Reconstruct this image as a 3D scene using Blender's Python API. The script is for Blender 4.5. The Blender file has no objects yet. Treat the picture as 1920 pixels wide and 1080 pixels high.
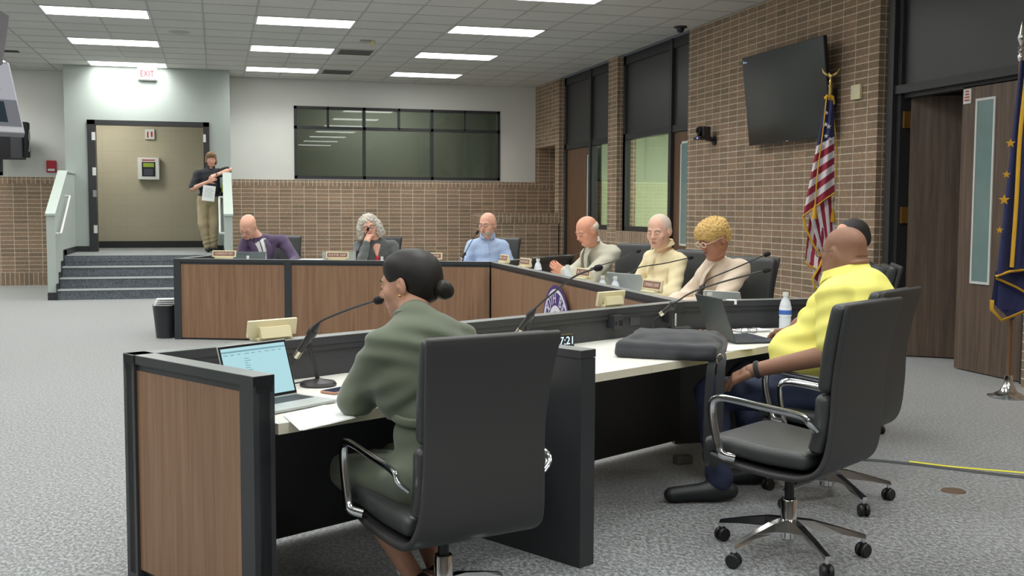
import bpy, bmesh, math, random
import numpy as np
from mathutils import Vector, Matrix
random.seed(7); np.random.seed(7)
SC = bpy.context.scene
COL = SC.collection
PI = math.pi
# ---------------------------------------------------------------- camera
HC = 1.4494
YAW, PITCH, ROLL = 0.265389, -0.073080, 0.0041646
def cam_axes():
    cy, sy, cp, sp = math.cos(YAW), math.sin(YAW), math.cos(PITCH), math.sin(PITCH)
    f = Vector((sy*cp, cy*cp, sp)); r = Vector((cy, -sy, 0)); u = r.cross(f)
    cr, sr = math.cos(ROLL), math.sin(ROLL)
    return r*cr+u*sr, u*cr-r*sr, f
_r, _u, _f = cam_axes()
cam = bpy.data.cameras.new('camera'); camo = bpy.data.objects.new('camera', cam); COL.objects.link(camo)
cam.sensor_width = 36.0; cam.lens = 36.0*2039.6/1920.0
cam.clip_start = 0.05; cam.clip_end = 200
M = Matrix((( _r.x, _u.x, -_f.x, 0), (_r.y, _u.y, -_f.y, 0), (_r.z, _u.z, -_f.z, HC), (0, 0, 0, 1)))
camo.matrix_world = M
SC.camera = camo
# ---------------------------------------------------------------- world, exposure
W = bpy.data.worlds.new('world'); SC.world = W; W.use_nodes = True
W.node_tree.nodes['Background'].inputs[0].default_value = (0.8, 0.85, 0.9, 1)
W.node_tree.nodes['Background'].inputs[1].default_value = 0.05
SC.view_settings.view_transform = 'Standard'; SC.view_settings.look = 'None'
SC.view_settings.exposure = 0.0; SC.view_settings.gamma = 1.0
SC.view_settings.use_curve_mapping = False
LIGHT_POWER = 25.0         # watts of each ceiling troffer
CEIL = 3.9275
T = 0.6096*1.08            # ceiling tile
GX0, GY0 = -1.942148*1.08, 12.3682*1.08
YF, XR = 21.614, 6.36      # far wall plane, right wall plane
# ---------------------------------------------------------------- helpers
def lin(c):
    c = c/255.0
    return c/12.92 if c <= 0.04045 else ((c+0.055)/1.055)**2.4
def rgb(r, g, b): return (lin(r), lin(g), lin(b), 1.0)
MATS = {}
def mat(name, col, rough=0.5, metal=0.0, spec=0.5, sheen=0.0, bump=0.0, bscale=60.0, var=0.0, vscale=8.0, coat=0.0, stretch=None, emit=None, es=1.0, sub=0.0):
    if name in MATS: return MATS[name]
    m = bpy.data.materials.new(name); m.use_nodes = True; nt = m.node_tree
    b = nt.nodes['Principled BSDF']
    b.inputs['Base Color'].default_value = col; b.inputs['Roughness'].default_value = rough
    b.inputs['Metallic'].default_value = metal; b.inputs['Specular IOR Level'].default_value = spec
    b.inputs['Sheen Weight'].default_value = sheen; b.inputs['Coat Weight'].default_value = coat
    if sub:
        b.inputs['Subsurface Weight'].default_value = sub; b.inputs['Subsurface Radius'].default_value = (1, .35, .2)
        b.inputs['Subsurface Scale'].default_value = 0.008
    if emit:
        b.inputs['Emission Color'].default_value = emit; b.inputs['Emission Strength'].default_value = es
    tc = nt.nodes.new('ShaderNodeTexCoord'); mp = nt.nodes.new('ShaderNodeMapping')
    nt.links.new(tc.outputs['Object'], mp.inputs[0])
    if stretch: mp.inputs['Scale'].default_value = stretch
    if var or not bump:
        n = nt.nodes.new('ShaderNodeTexNoise'); n.inputs['Scale'].default_value = vscale; n.inputs['Detail'].default_value = 4
        nt.links.new(mp.outputs[0], n.inputs['Vector'])
        v = max(var, 0.02)
        mr = nt.nodes.new('ShaderNodeMapRange'); mr.inputs[1].default_value = .3; mr.inputs[2].default_value = .7
        mr.inputs[3].default_value = 1-v; mr.inputs[4].default_value = 1+v
        nt.links.new(n.outputs[0], mr.inputs[0])
        mx = nt.nodes.new('ShaderNodeVectorMath'); mx.operation = 'SCALE'
        mx.inputs[0].default_value = col[:3]; nt.links.new(mr.outputs[0], mx.inputs['Scale'])
        nt.links.new(mx.outputs[0], b.inputs['Base Color'])
    if bump:
        n2 = nt.nodes.new('ShaderNodeTexNoise'); n2.inputs['Scale'].default_value = bscale; n2.inputs['Detail'].default_value = 3
        nt.links.new(mp.outputs[0], n2.inputs['Vector'])
        bp = nt.nodes.new('ShaderNodeBump'); bp.inputs['Strength'].default_value = bump; bp.inputs['Distance'].default_value = 0.01
        nt.links.new(n2.outputs[0], bp.inputs['Height']); nt.links.new(bp.outputs[0], b.inputs['Normal'])
    MATS[name] = m
    return m
def emat(name, col, s):
    if name in MATS: return MATS[name]
    m = bpy.data.materials.new(name); m.use_nodes = True; nt = m.node_tree
    nt.nodes.remove(nt.nodes['Principled BSDF'])
    e = nt.nodes.new('ShaderNodeEmission'); e.inputs[0].default_value = col; e.inputs[1].default_value = s
    nt.links.new(e.outputs[0], nt.nodes['Material Output'].inputs[0]); MATS[name] = m
    return m
def brick(name, bw, bh, c1, c2, cm, offx=0.0, offz=0.0, ms=0.010, nv=1.0):
    m = bpy.data.materials.new(name); m.use_nodes = True; nt = m.node_tree; L = nt.links.new
    b = nt.nodes['Principled BSDF']; b.inputs['Roughness'].default_value = .8; b.inputs['Specular IOR Level'].default_value = .3
    g = nt.nodes.new('ShaderNodeNewGeometry'); sp = nt.nodes.new('ShaderNodeSeparateXYZ'); sn = nt.nodes.new('ShaderNodeSeparateXYZ')
    L(g.outputs['Position'], sp.inputs[0]); L(g.outputs['True Normal'], sn.inputs[0])
    ab = nt.nodes.new('ShaderNodeMath'); ab.operation = 'ABSOLUTE'; L(sn.outputs[0], ab.inputs[0])
    gt = nt.nodes.new('ShaderNodeMath'); gt.operation = 'GREATER_THAN'; L(ab.outputs[0], gt.inputs[0]); gt.inputs[1].default_value = .5
    mx = nt.nodes.new('ShaderNodeMix'); mx.data_type = 'FLOAT'
    L(gt.outputs[0], mx.inputs[0]); L(sp.outputs[0], mx.inputs[2]); L(sp.outputs[1], mx.inputs[3])
    cb = nt.nodes.new('ShaderNodeCombineXYZ'); L(mx.outputs[0], cb.inputs[0]); L(sp.outputs[2], cb.inputs[1])
    mp = nt.nodes.new('ShaderNodeMapping'); L(cb.outputs[0], mp.inputs[0]); mp.inputs['Location'].default_value = (offx+20*bw, offz+20*bh, 0)
    br = nt.nodes.new('ShaderNodeTexBrick'); L(mp.outputs[0], br.inputs['Vector'])
    br.offset = 0.0; br.squash = 1.0
    br.inputs['Scale'].default_value = 1; br.inputs['Mortar Size'].default_value = ms/2; br.inputs['Mortar Smooth'].default_value = .1
    br.inputs['Brick Width'].default_value = bw; br.inputs['Row Height'].default_value = bh; br.inputs['Bias'].default_value = 0
    br.inputs['Color1'].default_value = c1; br.inputs['Color2'].default_value = c2; br.inputs['Mortar'].default_value = cm
    n = nt.nodes.new('ShaderNodeTexNoise'); n.inputs['Scale'].default_value = 26; n.inputs['Detail'].default_value = 5; L(g.outputs['Position'], n.inputs['Vector'])
    mr = nt.nodes.new('ShaderNodeMapRange'); mr.inputs[1].default_value = .3; mr.inputs[2].default_value = .7; mr.inputs[3].default_value = 1-.16*nv; mr.inputs[4].default_value = 1+.14*nv
    L(n.outputs[0], mr.inputs[0])
    n2 = nt.nodes.new('ShaderNodeTexNoise'); n2.inputs['Scale'].default_value = 1.1; n2.inputs['Detail'].default_value = 2; L(g.outputs['Position'], n2.inputs['Vector'])
    mr2 = nt.nodes.new('ShaderNodeMapRange'); mr2.inputs[1].default_value = .3; mr2.inputs[2].default_value = .7; mr2.inputs[3].default_value = 1-.08*nv; mr2.inputs[4].default_value = 1+.1*nv
    L(n2.outputs[0], mr2.inputs[0])
    mm = nt.nodes.new('ShaderNodeMath'); mm.operation = 'MULTIPLY'; L(mr.outputs[0], mm.inputs[0]); L(mr2.outputs[0], mm.inputs[1])
    vs = nt.nodes.new('ShaderNodeVectorMath'); vs.operation = 'SCALE'; L(br.outputs['Color'], vs.inputs[0]); L(mm.outputs[0], vs.inputs['Scale'])
    L(vs.outputs[0], b.inputs['Base Color'])
    bp = nt.nodes.new('ShaderNodeBump'); bp.invert = True; bp.inputs['Distance'].default_value = .004*nv; bp.inputs['Strength'].default_value = .7
    L(br.outputs['Fac'], bp.inputs['Height']); L(bp.outputs[0], b.inputs['Normal'])
    return m
def wood(name, ca, cb_, rough=.45, sc=1.0):
    m = bpy.data.materials.new(name); m.use_nodes = True; nt = m.node_tree; L = nt.links.new
    b = nt.nodes['Principled BSDF']; b.inputs['Roughness'].default_value = rough
    g = nt.nodes.new('ShaderNodeNewGeometry'); mp = nt.nodes.new('ShaderNodeMapping'); L(g.outputs['Position'], mp.inputs[0])
    mp.inputs['Scale'].default_value = (30*sc, 30*sc, 1.1)
    n = nt.nodes.new('ShaderNodeTexNoise'); n.inputs['Scale'].default_value = 1; n.inputs['Detail'].default_value = 6; n.inputs['Roughness'].default_value = .6; n.inputs['Distortion'].default_value = .4
    L(mp.outputs[0], n.inputs['Vector'])
    mp2 = nt.nodes.new('ShaderNodeMapping'); L(g.outputs['Position'], mp2.inputs[0]); mp2.inputs['Scale'].default_value = (160*sc, 160*sc, 3)
    n2 = nt.nodes.new('ShaderNodeTexNoise'); n2.inputs['Scale'].default_value = 1; n2.inputs['Detail'].default_value = 2; L(mp2.outputs[0], n2.inputs['Vector'])
    ad = nt.nodes.new('ShaderNodeMath'); ad.operation = 'MULTIPLY_ADD'; L(n2.outputs[0], ad.inputs[0]); ad.inputs[1].default_value = .35; L(n.outputs[0], ad.inputs[2])
    cr = nt.nodes.new('ShaderNodeValToRGB'); L(ad.outputs[0], cr.inputs[0])
    cr.color_ramp.elements[0].position = .48; cr.color_ramp.elements[0].color = cb_
    cr.color_ramp.elements[1].position = .85; cr.color_ramp.elements[1].color = ca
    L(cr.outputs[0], b.inputs['Base Color'])
    return m
def carpet():
    m = bpy.data.materials.new('carpet'); m.use_nodes = True; nt = m.node_tree; L = nt.links.new
    b = nt.nodes['Principled BSDF']; b.inputs['Roughness'].default_value = .62; b.inputs['Specular IOR Level'].default_value = .45
    b.inputs['Sheen Weight'].default_value = 1.0; b.inputs['Sheen Roughness'].default_value = .45
    g = nt.nodes.new('ShaderNodeNewGeometry'); mp = nt.nodes.new('ShaderNodeMapping'); L(g.outputs['Position'], mp.inputs[0]); mp.inputs['Rotation'].default_value = (0, 0, .5); mp.inputs['Scale'].default_value = (1, .6, 1)
    n = nt.nodes.new('ShaderNodeTexNoise'); n.inputs['Scale'].default_value = 62; n.inputs['Detail'].default_value = 4; n.inputs['Roughness'].default_value = .75; L(mp.outputs[0], n.inputs['Vector'])
    v = nt.nodes.new('ShaderNodeTexNoise'); v.inputs['Scale'].default_value = 260; v.inputs['Detail'].default_value = 1; L(g.outputs['Position'], v.inputs['Vector'])
    ad = nt.nodes.new('ShaderNodeMath'); ad.operation = 'MULTIPLY_ADD'; L(v.outputs[0], ad.inputs[0]); ad.inputs[1].default_value = .5; L(n.outputs[0], ad.inputs[2])
    cr = nt.nodes.new('ShaderNodeValToRGB'); L(ad.outputs[0], cr.inputs[0])
    e = cr.color_ramp.elements; e[0].position = .69; e[0].color = rgb(36, 40, 44); e[1].position = .86; e[1].color = rgb(162, 169, 172)
    L(cr.outputs[0], b.inputs['Base Color'])
    bp = nt.nodes.new('ShaderNodeBump'); bp.inputs['Strength'].default_value = .25; bp.inputs['Distance'].default_value = .003; L(ad.outputs[0], bp.inputs['Height']); L(bp.outputs[0], b.inputs['Normal'])
    return m
def glassmat(name, tint=(1, 1, 1, 1), refl=1.0):
    m = bpy.data.materials.new(name); m.use_nodes = True; nt = m.node_tree; L = nt.links.new
    nt.nodes.remove(nt.nodes['Principled BSDF'])
    t = nt.nodes.new('ShaderNodeBsdfTransparent'); t.inputs[0].default_value = tint
    gl = nt.nodes.new('ShaderNodeBsdfGlossy'); gl.inputs['Roughness'].default_value = .01
    fr = nt.nodes.new('ShaderNodeFresnel'); fr.inputs[0].default_value = 1.55
    ge = nt.nodes.new('ShaderNodeNewGeometry'); im = nt.nodes.new('ShaderNodeMapRange'); im.inputs[3].default_value = 1.55; im.inputs[4].default_value = 1/1.55
    L(ge.outputs['Backfacing'], im.inputs[0]); L(im.outputs[0], fr.inputs[0])
    mu = nt.nodes.new('ShaderNodeMath'); mu.operation = 'MULTIPLY'; mu.use_clamp = True; mu.inputs[1].default_value = refl; L(fr.outputs[0], mu.inputs[0])
    mx = nt.nodes.new('ShaderNodeMixShader'); L(mu.outputs[0], mx.inputs[0]); L(t.outputs[0], mx.inputs[1]); L(gl.outputs[0], mx.inputs[2])
    L(mx.outputs[0], nt.nodes['Material Output'].inputs[0])
    return m

class MB:
    """collects vertices and faces of one mesh"""
    def __init__(s): s.v = []; s.f = []; s.m = []
    def add(s, vs, fs, mi=0):
        o = len(s.v); s.v += [tuple(p) for p in vs]; s.f += [tuple(i+o for i in f) for f in fs]; s.m += [mi]*len(fs)
        return s
    def box(s, a, b, mi=0, mt=None):
        x0, y0, z0 = a; x1, y1, z1 = b
        vs = [(x0,y0,z0),(x1,y0,z0),(x1,y1,z0),(x0,y1,z0),(x0,y0,z1),(x1,y0,z1),(x1,y1,z1),(x0,y1,z1)]
        if mt is not None: vs = [mt @ Vector(p) for p in vs]
        return s.add(vs, [(0,3,2,1),(4,5,6,7),(0,1,5,4),(1,2,6,5),(2,3,7,6),(3,0,4,7)], mi)
    def bbox(s, a, b, r=.01, mi=0, mt=None):
        """box with chamfered edges"""
        c = [(a[i]+b[i])/2 for i in range(3)]; h = [abs(b[i]-a[i])/2 for i in range(3)]
        bm = bmesh.new(); bmesh.ops.create_cube(bm, size=2)
        for v in bm.verts: v.co = Vector((c[0]+v.co.x*h[0], c[1]+v.co.y*h[1], c[2]+v.co.z*h[2]))
        bmesh.ops.bevel(bm, geom=list(bm.edges), offset=min(r, min(h)*.9), segments=2, affect='EDGES', profile=.5)
        bm.verts.index_update()
        vs = [v.co.copy() for v in bm.verts]; fs = [tuple(v.index for v in f.verts) for f in bm.faces]; bm.free()
        if mt is not None: vs = [mt @ p for p in vs]
        return s.add(vs, fs, mi)
    def prism(s, poly, z0, z1, mi=0, mt=None):
        n = len(poly)
        ar = sum(poly[i][0]*poly[(i+1)%n][1]-poly[(i+1)%n][0]*poly[i][1] for i in range(n))
        if ar < 0: poly = poly[::-1]
        vs = [(p[0], p[1], z0) for p in poly]+[(p[0], p[1], z1) for p in poly]
        if mt is not None: vs = [mt @ Vector(p) for p in vs]
        return s.add(vs, [tuple(range(n))[::-1], tuple(range(n, 2*n))]+[(i, (i+1) % n, n+(i+1) % n, n+i) for i in range(n)], mi)
    def tube(s, pts, r, seg=10, mi=0, flat=1.0, cap=True):
        pts = [Vector(p) for p in pts]; n = len(pts)
        rr = r if isinstance(r, (list, tuple)) else [r]*n
        t0 = (pts[1]-pts[0]).normalized()
        up = Vector((0, 0, 1)) if abs(t0.z) < .9 else Vector((1, 0, 0))
        nx = t0.cross(up).normalized(); vs = []
        for i, p in enumerate(pts):
            t = (pts[min(i+1, n-1)]-pts[max(i-1, 0)]).normalized()
            nx = (nx-t*nx.dot(t)).normalized(); ny = t.cross(nx)
            for k in range(seg):
                a = 2*PI*k/seg; vs.append(p+nx*(rr[i]*math.cos(a))+ny*(rr[i]*flat*math.sin(a)))
        fs = [(i*seg+k, i*seg+(k+1) % seg, (i+1)*seg+(k+1) % seg, (i+1)*seg+k) for i in range(n-1) for k in range(seg)]
        if cap: fs += [tuple(range(seg))[::-1], tuple((n-1)*seg+k for k in range(seg))]
        return s.add(vs, fs, mi)
    def lathe(s, prof, seg=24, mi=0, mt=None, caps=True):
        """profile (r,z) about Z"""
        vs = []; n = len(prof)
        for r, z in prof:
            for k in range(seg):
                a = 2*PI*k/seg; p = Vector((max(r, 1e-4)*math.cos(a), max(r, 1e-4)*math.sin(a), z)); vs.append(mt @ p if mt is not None else p)
        fs = [(i*seg+k, i*seg+(k+1) % seg, (i+1)*seg+(k+1) % seg, (i+1)*seg+k) for i in range(n-1) for k in range(seg)]
        if caps: fs += [tuple(range(seg))[::-1], tuple((n-1)*seg+k for k in range(seg))]
        return s.add(vs, fs, mi)
    def ell(s, c, r, seg=16, mi=0, mt=None):
        vs = []; n = seg//2
        for i in range(n+1):
            th = PI*i/n
            for k in range(seg):
                a = 2*PI*k/seg
                p = Vector((c[0]+r[0]*max(math.sin(th), 1e-3)*math.cos(a), c[1]+r[1]*max(math.sin(th), 1e-3)*math.sin(a), c[2]-r[2]*math.cos(th)))
                vs.append(mt @ p if mt is not None else p)
        fs = [(i*seg+k, i*seg+(k+1) % seg, (i+1)*seg+(k+1) % seg, (i+1)*seg+k) for i in range(n) for k in range(seg)]
        return s.add(vs, fs, mi)
    def build(s, name, mats, parent=None, smooth=False, loc=None):
        me = bpy.data.meshes.new(name)
        vs = s.v
        if loc is not None: vs = [(p[0]-loc[0], p[1]-loc[1], p[2]-loc[2]) for p in vs]
        me.from_pydata([tuple(p) for p in vs], [], s.f)
        if not isinstance(mats, (list, tuple)): mats = [mats]
        for m in mats: me.materials.append(m)
        if len(mats) > 1: me.polygons.foreach_set('material_index', s.m)
        me.validate(); me.update()
        o = bpy.data.objects.new(name, me); COL.objects.link(o)
        if loc is not None: o.location = loc
        if parent is not None: o.parent = parent
        if smooth:
            me.polygons.foreach_set('use_smooth', [True]*len(me.polygons))
            try: me.set_sharp_from_angle(angle=math.radians(42))
            except Exception: pass
        return o
def tag(o, label=None, cat=None, group=None, kind=None):
    if label: o['label'] = label
    if cat: o['category'] = cat
    if group: o['group'] = group
    if kind: o['kind'] = kind
    return o
def empty(name, loc=(0, 0, 0), rz=0, label=None, cat=None, group=None, kind=None):
    o = bpy.data.objects.new(name, None); COL.objects.link(o); o.location = loc; o.rotation_euler = (0, 0, rz)
    o.empty_display_size = .05
    return tag(o, label, cat, group, kind)
def struct(o, cat=None):
    o['kind'] = 'structure'; return o
def copy_tree(o, parent=None):
    c = o.copy(); COL.objects.link(c); c.parent = parent
    for ch in list(o.children): copy_tree(ch, c)
    return c
def rotz(a): return Matrix.Rotation(a, 4, 'Z')
def frame(o, x, y, z):
    """matrix from origin and three axes"""
    x, y, z, o = Vector(x), Vector(y), Vector(z), Vector(o)
    return Matrix(((x.x, y.x, z.x, o.x), (x.y, y.y, z.y, o.y), (x.z, y.z, z.z, o.z), (0, 0, 0, 1)))
def bez(p, n=12):
    """Catmull-Rom through points"""
    p = [Vector(q) for q in p]; q = [p[0]*2-p[1]]+p+[p[-1]*2-p[-2]]; out = []
    for i in range(1, len(q)-2):
        for k in range(n):
            t = k/n; a, b, c, d = q[i-1], q[i], q[i+1], q[i+2]
            out.append(.5*((2*b)+(c-a)*t+(2*a-5*b+4*c-d)*t*t+(3*b-a-3*c+d)*t**3))
    out.append(p[-1]); return out
def text_mesh(body, size, name, m, parent, mt, depth=.001, spacing=1.0, fit=None):
    cu = bpy.data.curves.new(name, 'FONT'); cu.body = body; cu.size = size; cu.align_x = 'CENTER'; cu.align_y = 'CENTER'; cu.extrude = depth; cu.space_character = spacing
    to = bpy.data.objects.new(name+'_tmp', cu); COL.objects.link(to)
    bpy.context.view_layer.update()
    me = bpy.data.meshes.new_from_object(to.evaluated_get(bpy.context.evaluated_depsgraph_get()))
    bpy.data.objects.remove(to, do_unlink=True)
    if fit and len(me.vertices):
        w = max(v.co.x for v in me.vertices)-min(v.co.x for v in me.vertices)
        k = fit/max(w, 1e-5)
        for v in me.vertices: v.co.x *= k
    me.materials.clear(); me.materials.append(m)
    o = bpy.data.objects.new(name, me); COL.objects.link(o); o.parent = parent
    o.matrix_local = mt
    return o
# ================================================================ ROOM
m_white = mat('painted_wall_white', rgb(222, 222, 216), .85, bump=.05, bscale=120, var=.02, vscale=2)
m_gg = mat('painted_wall_grey_green', rgb(178, 187, 181), .8, bump=.05, bscale=120, var=.02, vscale=2)
m_beige = brick('painted_block', .42, .21, rgb(190, 182, 160), rgb(188, 180, 158), rgb(176, 169, 148), ms=.006, nv=.12)
BC = (rgb(163, 136, 113), rgb(138, 119, 99), rgb(214, 201, 180))
m_brick = brick('brick_stack_bond', .238, .0752, *BC)
m_rowlock = brick('brick_rowlock', .0795, .12, *BC, offz=-.025)
m_soldier = brick('brick_soldier', .0795, .245, *BC, offz=.005)
m_soldier2 = brick('brick_soldier_sill', .0795, .2, *BC, offz=.1)
m_carpet = carpet()
m_black = mat('black_laminate', rgb(52, 54, 57), .42, var=.03, vscale=40)
m_frame = mat('dark_bronze_frame', rgb(52, 52, 54), .45)
m_panel = mat('dark_spandrel_panel', rgb(62, 61, 64), .35, var=.05, vscale=1.5)
m_wood = wood('walnut_laminate', rgb(154, 119, 92), rgb(126, 95, 71))
m_rail_glare = mat('rail_laminate_glare', rgb(138, 141, 139), .3, spec=.6, var=.03, vscale=40)  # rail tops only: overhead glare put into a paler grey
m_door = wood('dark_oak_door', rgb(116, 98, 84), rgb(84, 68, 57), sc=.8)
m_doorb = wood('brown_door', rgb(122, 92, 68), rgb(92, 64, 46), sc=.8)
m_tile = mat('ceiling_tile', rgb(218, 216, 210), .95, bump=.12, bscale=170, var=.04, vscale=1.2)
m_grid = mat('ceiling_grid_bar', rgb(186, 184, 178), .6)
m_steel = mat('brushed_steel', rgb(190, 190, 190), .3, metal=1)
m_whitep = mat('white_plastic', rgb(225, 226, 222), .4)
m_glass = glassmat('window_glass', (.82, .86, .82, 1), 1.1)
m_base = mat('rubber_baseboard', rgb(46, 47, 50), .5)
m_riser = mat('stair_carpet_dark', rgb(100, 106, 112), 1.0, sheen=.2, bump=.3, bscale=90, var=.45, vscale=60)
def S(name, mb, m): return struct(mb.build(name, m))
# floor: one slab of the whole room
S('floor', MB().box((-9, -5, -.1), (6.36, 21.7, 0)).box((6.36, 7.4, -.1), (9.5, 9.7, 0)), m_carpet)
S('ceiling', MB().box((-9, -5, CEIL), (6.36, 21.7, CEIL+.08)), m_tile)
# T-bar grid
g = MB()
for i in range(-12, 14):
    x = GX0+i*T
    if -9 < x < XR-.05: g.box((x-.012, -5, CEIL-.004), (x+.012, YF, CEIL+.001))
for j in range(-30, 13):
    y = GY0+j*T
    if y > -5: g.box((-9, y-.012, CEIL-.0035), (XR, y+.012, CEIL+.001))
g.box((-9, YF-.03, CEIL-.006), (XR, YF, CEIL)); g.box((XR-.03, -5, CEIL-.006), (XR, YF, CEIL))
S('trim_1', g, m_grid)
# far wall : brick wainscot with rowlock cap, white paint above, window opening
ZB = 1.985
WX0, WX1, WZ0, WZ1 = 1.483, 5.603, 2.012, 3.412
VX0, VX1, VY = -2.54, .273, 20.617
def brick_wall(name, x0, x1, y0, y1):
    o = MB().box((x0, y0, .245), (x1, y1, ZB-.12)).build(name, m_brick); struct(o)
    struct(MB().box((x0, y0-.002, ZB-.12), (x1, y1, ZB)).build('rowlock_course', m_rowlock, o))
    struct(MB().box((x0, y0-.002, 0), (x1, y1, .245)).build('soldier_course', m_soldier, o))
    return o
brick_wall('wall_far', VX1, 6.95, YF, YF+.25); struct(MB().box((XR+.001, YF+.001, ZB), (6.95, YF+.25, 2.85)).build('wall_niche', m_brick)); brick_wall('wall_far_left', -9, VX0, YF, YF+.25)
w = MB()
for a, b in (((VX1, ZB), (WX0, CEIL)), ((WX0, ZB), (WX1, WZ0)), ((WX0, WZ1), (WX1, CEIL)), ((WX1, ZB), (XR, CEIL))):
    w.box((a[0], YF, a[1]), (b[0], YF+.2, b[1]))
w.box((-9, YF, 3.412), (-3.73, YF+.2, CEIL)); w.box((-3.73, YF, ZB), (VX0, YF+.2, CEIL)); w.box((-9, YF, ZB), (-8, YF+.2, CEIL)); w.box((-8, YF, ZB), (-3.73, YF+.2, WZ0))
S('wall_far_upper', w, m_white)
def window(name, x0, x1, z0, z1, muls, tz, smalls):
    f = MB(); fw = .055; y0, y1 = YF-.02, YF+.07
    f.box((x0, y0, z0), (x0+fw, y1, z1)); f.box((x1-fw, y0, z0), (x1, y1, z1)); f.box((x0, y0, z1-fw), (x1, y1, z1)); f.box((x0, y0, z0), (x1, y1, z0+fw))
    for x in muls: f.box((x-fw*.5, y0, z0), (x+fw*.5, y1, z1))
    f.box((x0, y0, tz-.03), (x1, y1, tz+.03))
    for x in smalls: f.box((x-.02, y0, tz), (x+.02, y1, z1))
    o = struct(f.build(name, m_frame))
    struct(MB().box((x0+.02, YF+.03, z0+.02), (x1-.02, YF+.036, z1-.02)).build('pane', m_glass, o))
    return o
window('window_1', WX0, WX1, WZ0, WZ1, (2.843, 4.2), 3.0, (2.138, 3.534, 4.868))
window('window_2', -8, -3.73, WZ0, WZ1, (-5.1, -6.5), 3.0, ())
# dim rooms behind the far windows
m_dim = mat('dim_room_wall', rgb(150, 152, 140), .9)
b = MB(); b.box((.9, 24.4, 0), (6.9, 24.5, 4)); b.box((.8, YF+.25, 1), (.9, 24.5, 4)); b.box((6.9, YF+.25, 1), (7, 24.5, 4)); b.box((.8, YF+.2, 3.95), (7, 24.5, 4.05)); b.box((.8, YF+.2, 1.6), (7, 24.5, 1.7))
b.box((-9, 24.4, 0), (-3.2, 24.5, 4)); b.box((-3.3, YF+.25, 1), (-3.2, 24.5, 4)); b.box((-9, YF+.2, 3.95), (-3.2, 24.5, 4.05)); b.box((-9, YF+.2, 1.6), (-3.2, 24.5, 1.7))
b.box((-9, YF+.2, 1), (-8.9, 24.5, 4))
S('wall_back_rooms', b, m_dim)
# low brick block and niche at the far right corner
bb = MB().box((5.0, 20.01, 0), (XR+.02, YF, 1.17)).build('wall_low_brick', m_brick); struct(bb)
struct(MB().box((5.0, 20.0, 1.17), (XR+.02, YF, 1.36)).build('rowlock_course', m_soldier2, bb))
struct(MB().box((2.5, 23, 3.90), (4.5, 23.6, 3.93)).build('ceiling_back_room_fill', emat('back_room_fill_glow', (1, 1, .97, 1), 9)))  # added glowing panel, out of view, brightens the room behind the window
# right wall (brick), with openings
w = MB()
TH = .34
def rw(y0, y1, z0, z1, x0=XR): w.box((x0, y0, z0), (XR+TH, y1, z1))
rw(-5, 7.45, 0, CEIL); rw(9.576, 14.1, 0, CEIL); rw(16.89, 17.31, 0, CEIL)
rw(20.01, 20.25, 0, CEIL); rw(20.25, YF, 2.675, CEIL); rw(20.25, YF, 0, 1.35)
w.box((XR+.5, 20.01, 1.2), (XR+.6, YF, 2.8)); w.box((XR+TH-.01, 20.15, 1.2), (XR+.6, 20.25, 2.8))
rw(14.93, 16.89, 0, .88); rw(17.31, 18.5, 0, .88)
S('wall_right', w, m_brick)
o = struct(MB().box((XR-.002, 14.93, .88), (XR+TH, 16.89, 1.09)).box((XR-.002, 17.31, .88), (XR+TH, 18.5, 1.09)).build('wall_right_sill', m_soldier2))
# storefront frames set .11 back in the wall
FX = XR+.11
def storefront(name, y0, y1, ym, door_near, strip):
    """far-to-near bay: door one side, glass the other, dark panels above z 2.6"""
    f = MB(); x0, x1 = FX, FX+.1; fw = .06; zb = 1.09
    f.box((x0, y0, 2.57), (x1, y1, 2.67)); f.box((x0, y0, CEIL-.14), (x1, y1, CEIL))
    f.box((x0, y0, 0), (x1, y0+fw, CEIL)); f.box((x0, y1-fw*1.6, 0), (x1, y1, CEIL)); f.box((x0-.02, ym-.045, 0), (x1, ym+.045, CEIL))
    gy0, gy1 = (ym, y1) if door_near else (y0, ym)
    f.box((x0, gy0, zb), (x1, gy1, zb+.08)); f.box((x0, gy0, zb), (x1, gy0+.1, 2.6)); f.box((x0, gy1-.1, zb), (x1, gy1, 2.6))
    o = struct(f.build(name, m_frame))
    struct(MB().box((x0+.03, y0+.03, 2.66), (x0+.05, ym-.04, CEIL-.1)).box((x0+.03, ym+.04, 2.66), (x0+.05, y1-.03, CEIL-.1)).build('spandrel_panel', m_panel, o))
    struct(MB().box((x0+.04, gy0+.05, zb+.05), (x0+.046, gy1-.05, 2.58)).build('pane', m_glass, o))
    return o
storefront('window_3', 14.1, 16.89, 14.93, True, 1)
storefront('window_4', 17.31, 20.01, 18.5, False, 1)
def office_door(name, y0, y1, s0, s1, m):
    o = struct(MB().box((FX+.03, y0, .01), (FX+.075, y1, 2.565)).build(name, m))
    struct(MB().box((FX+.02, s0-.03, .95), (FX+.03, s0, 2.42)).box((FX+.02, s1, .95), (FX+.03, s1+.03, 2.42)).box((FX+.02, s0-.03, 2.39), (FX+.03, s1+.03, 2.42)).box((FX+.02, s0-.03, .92), (FX+.03, s1+.03, .95)).build('light_frame', m_whitep, o))
    struct(MB().box((FX+.024, s0, .95), (FX+.03, s1, 2.39)).build('door_light', mat('teal_frosted_glass', rgb(128, 152, 150), .12, var=.05, vscale=5), o))
    return o
office_door('door_2', 14.17, 14.87, 14.36, 14.6, m_doorb)
office_door('door_3', 18.56, 19.9, 18.62, 18.7, m_doorb)
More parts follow.
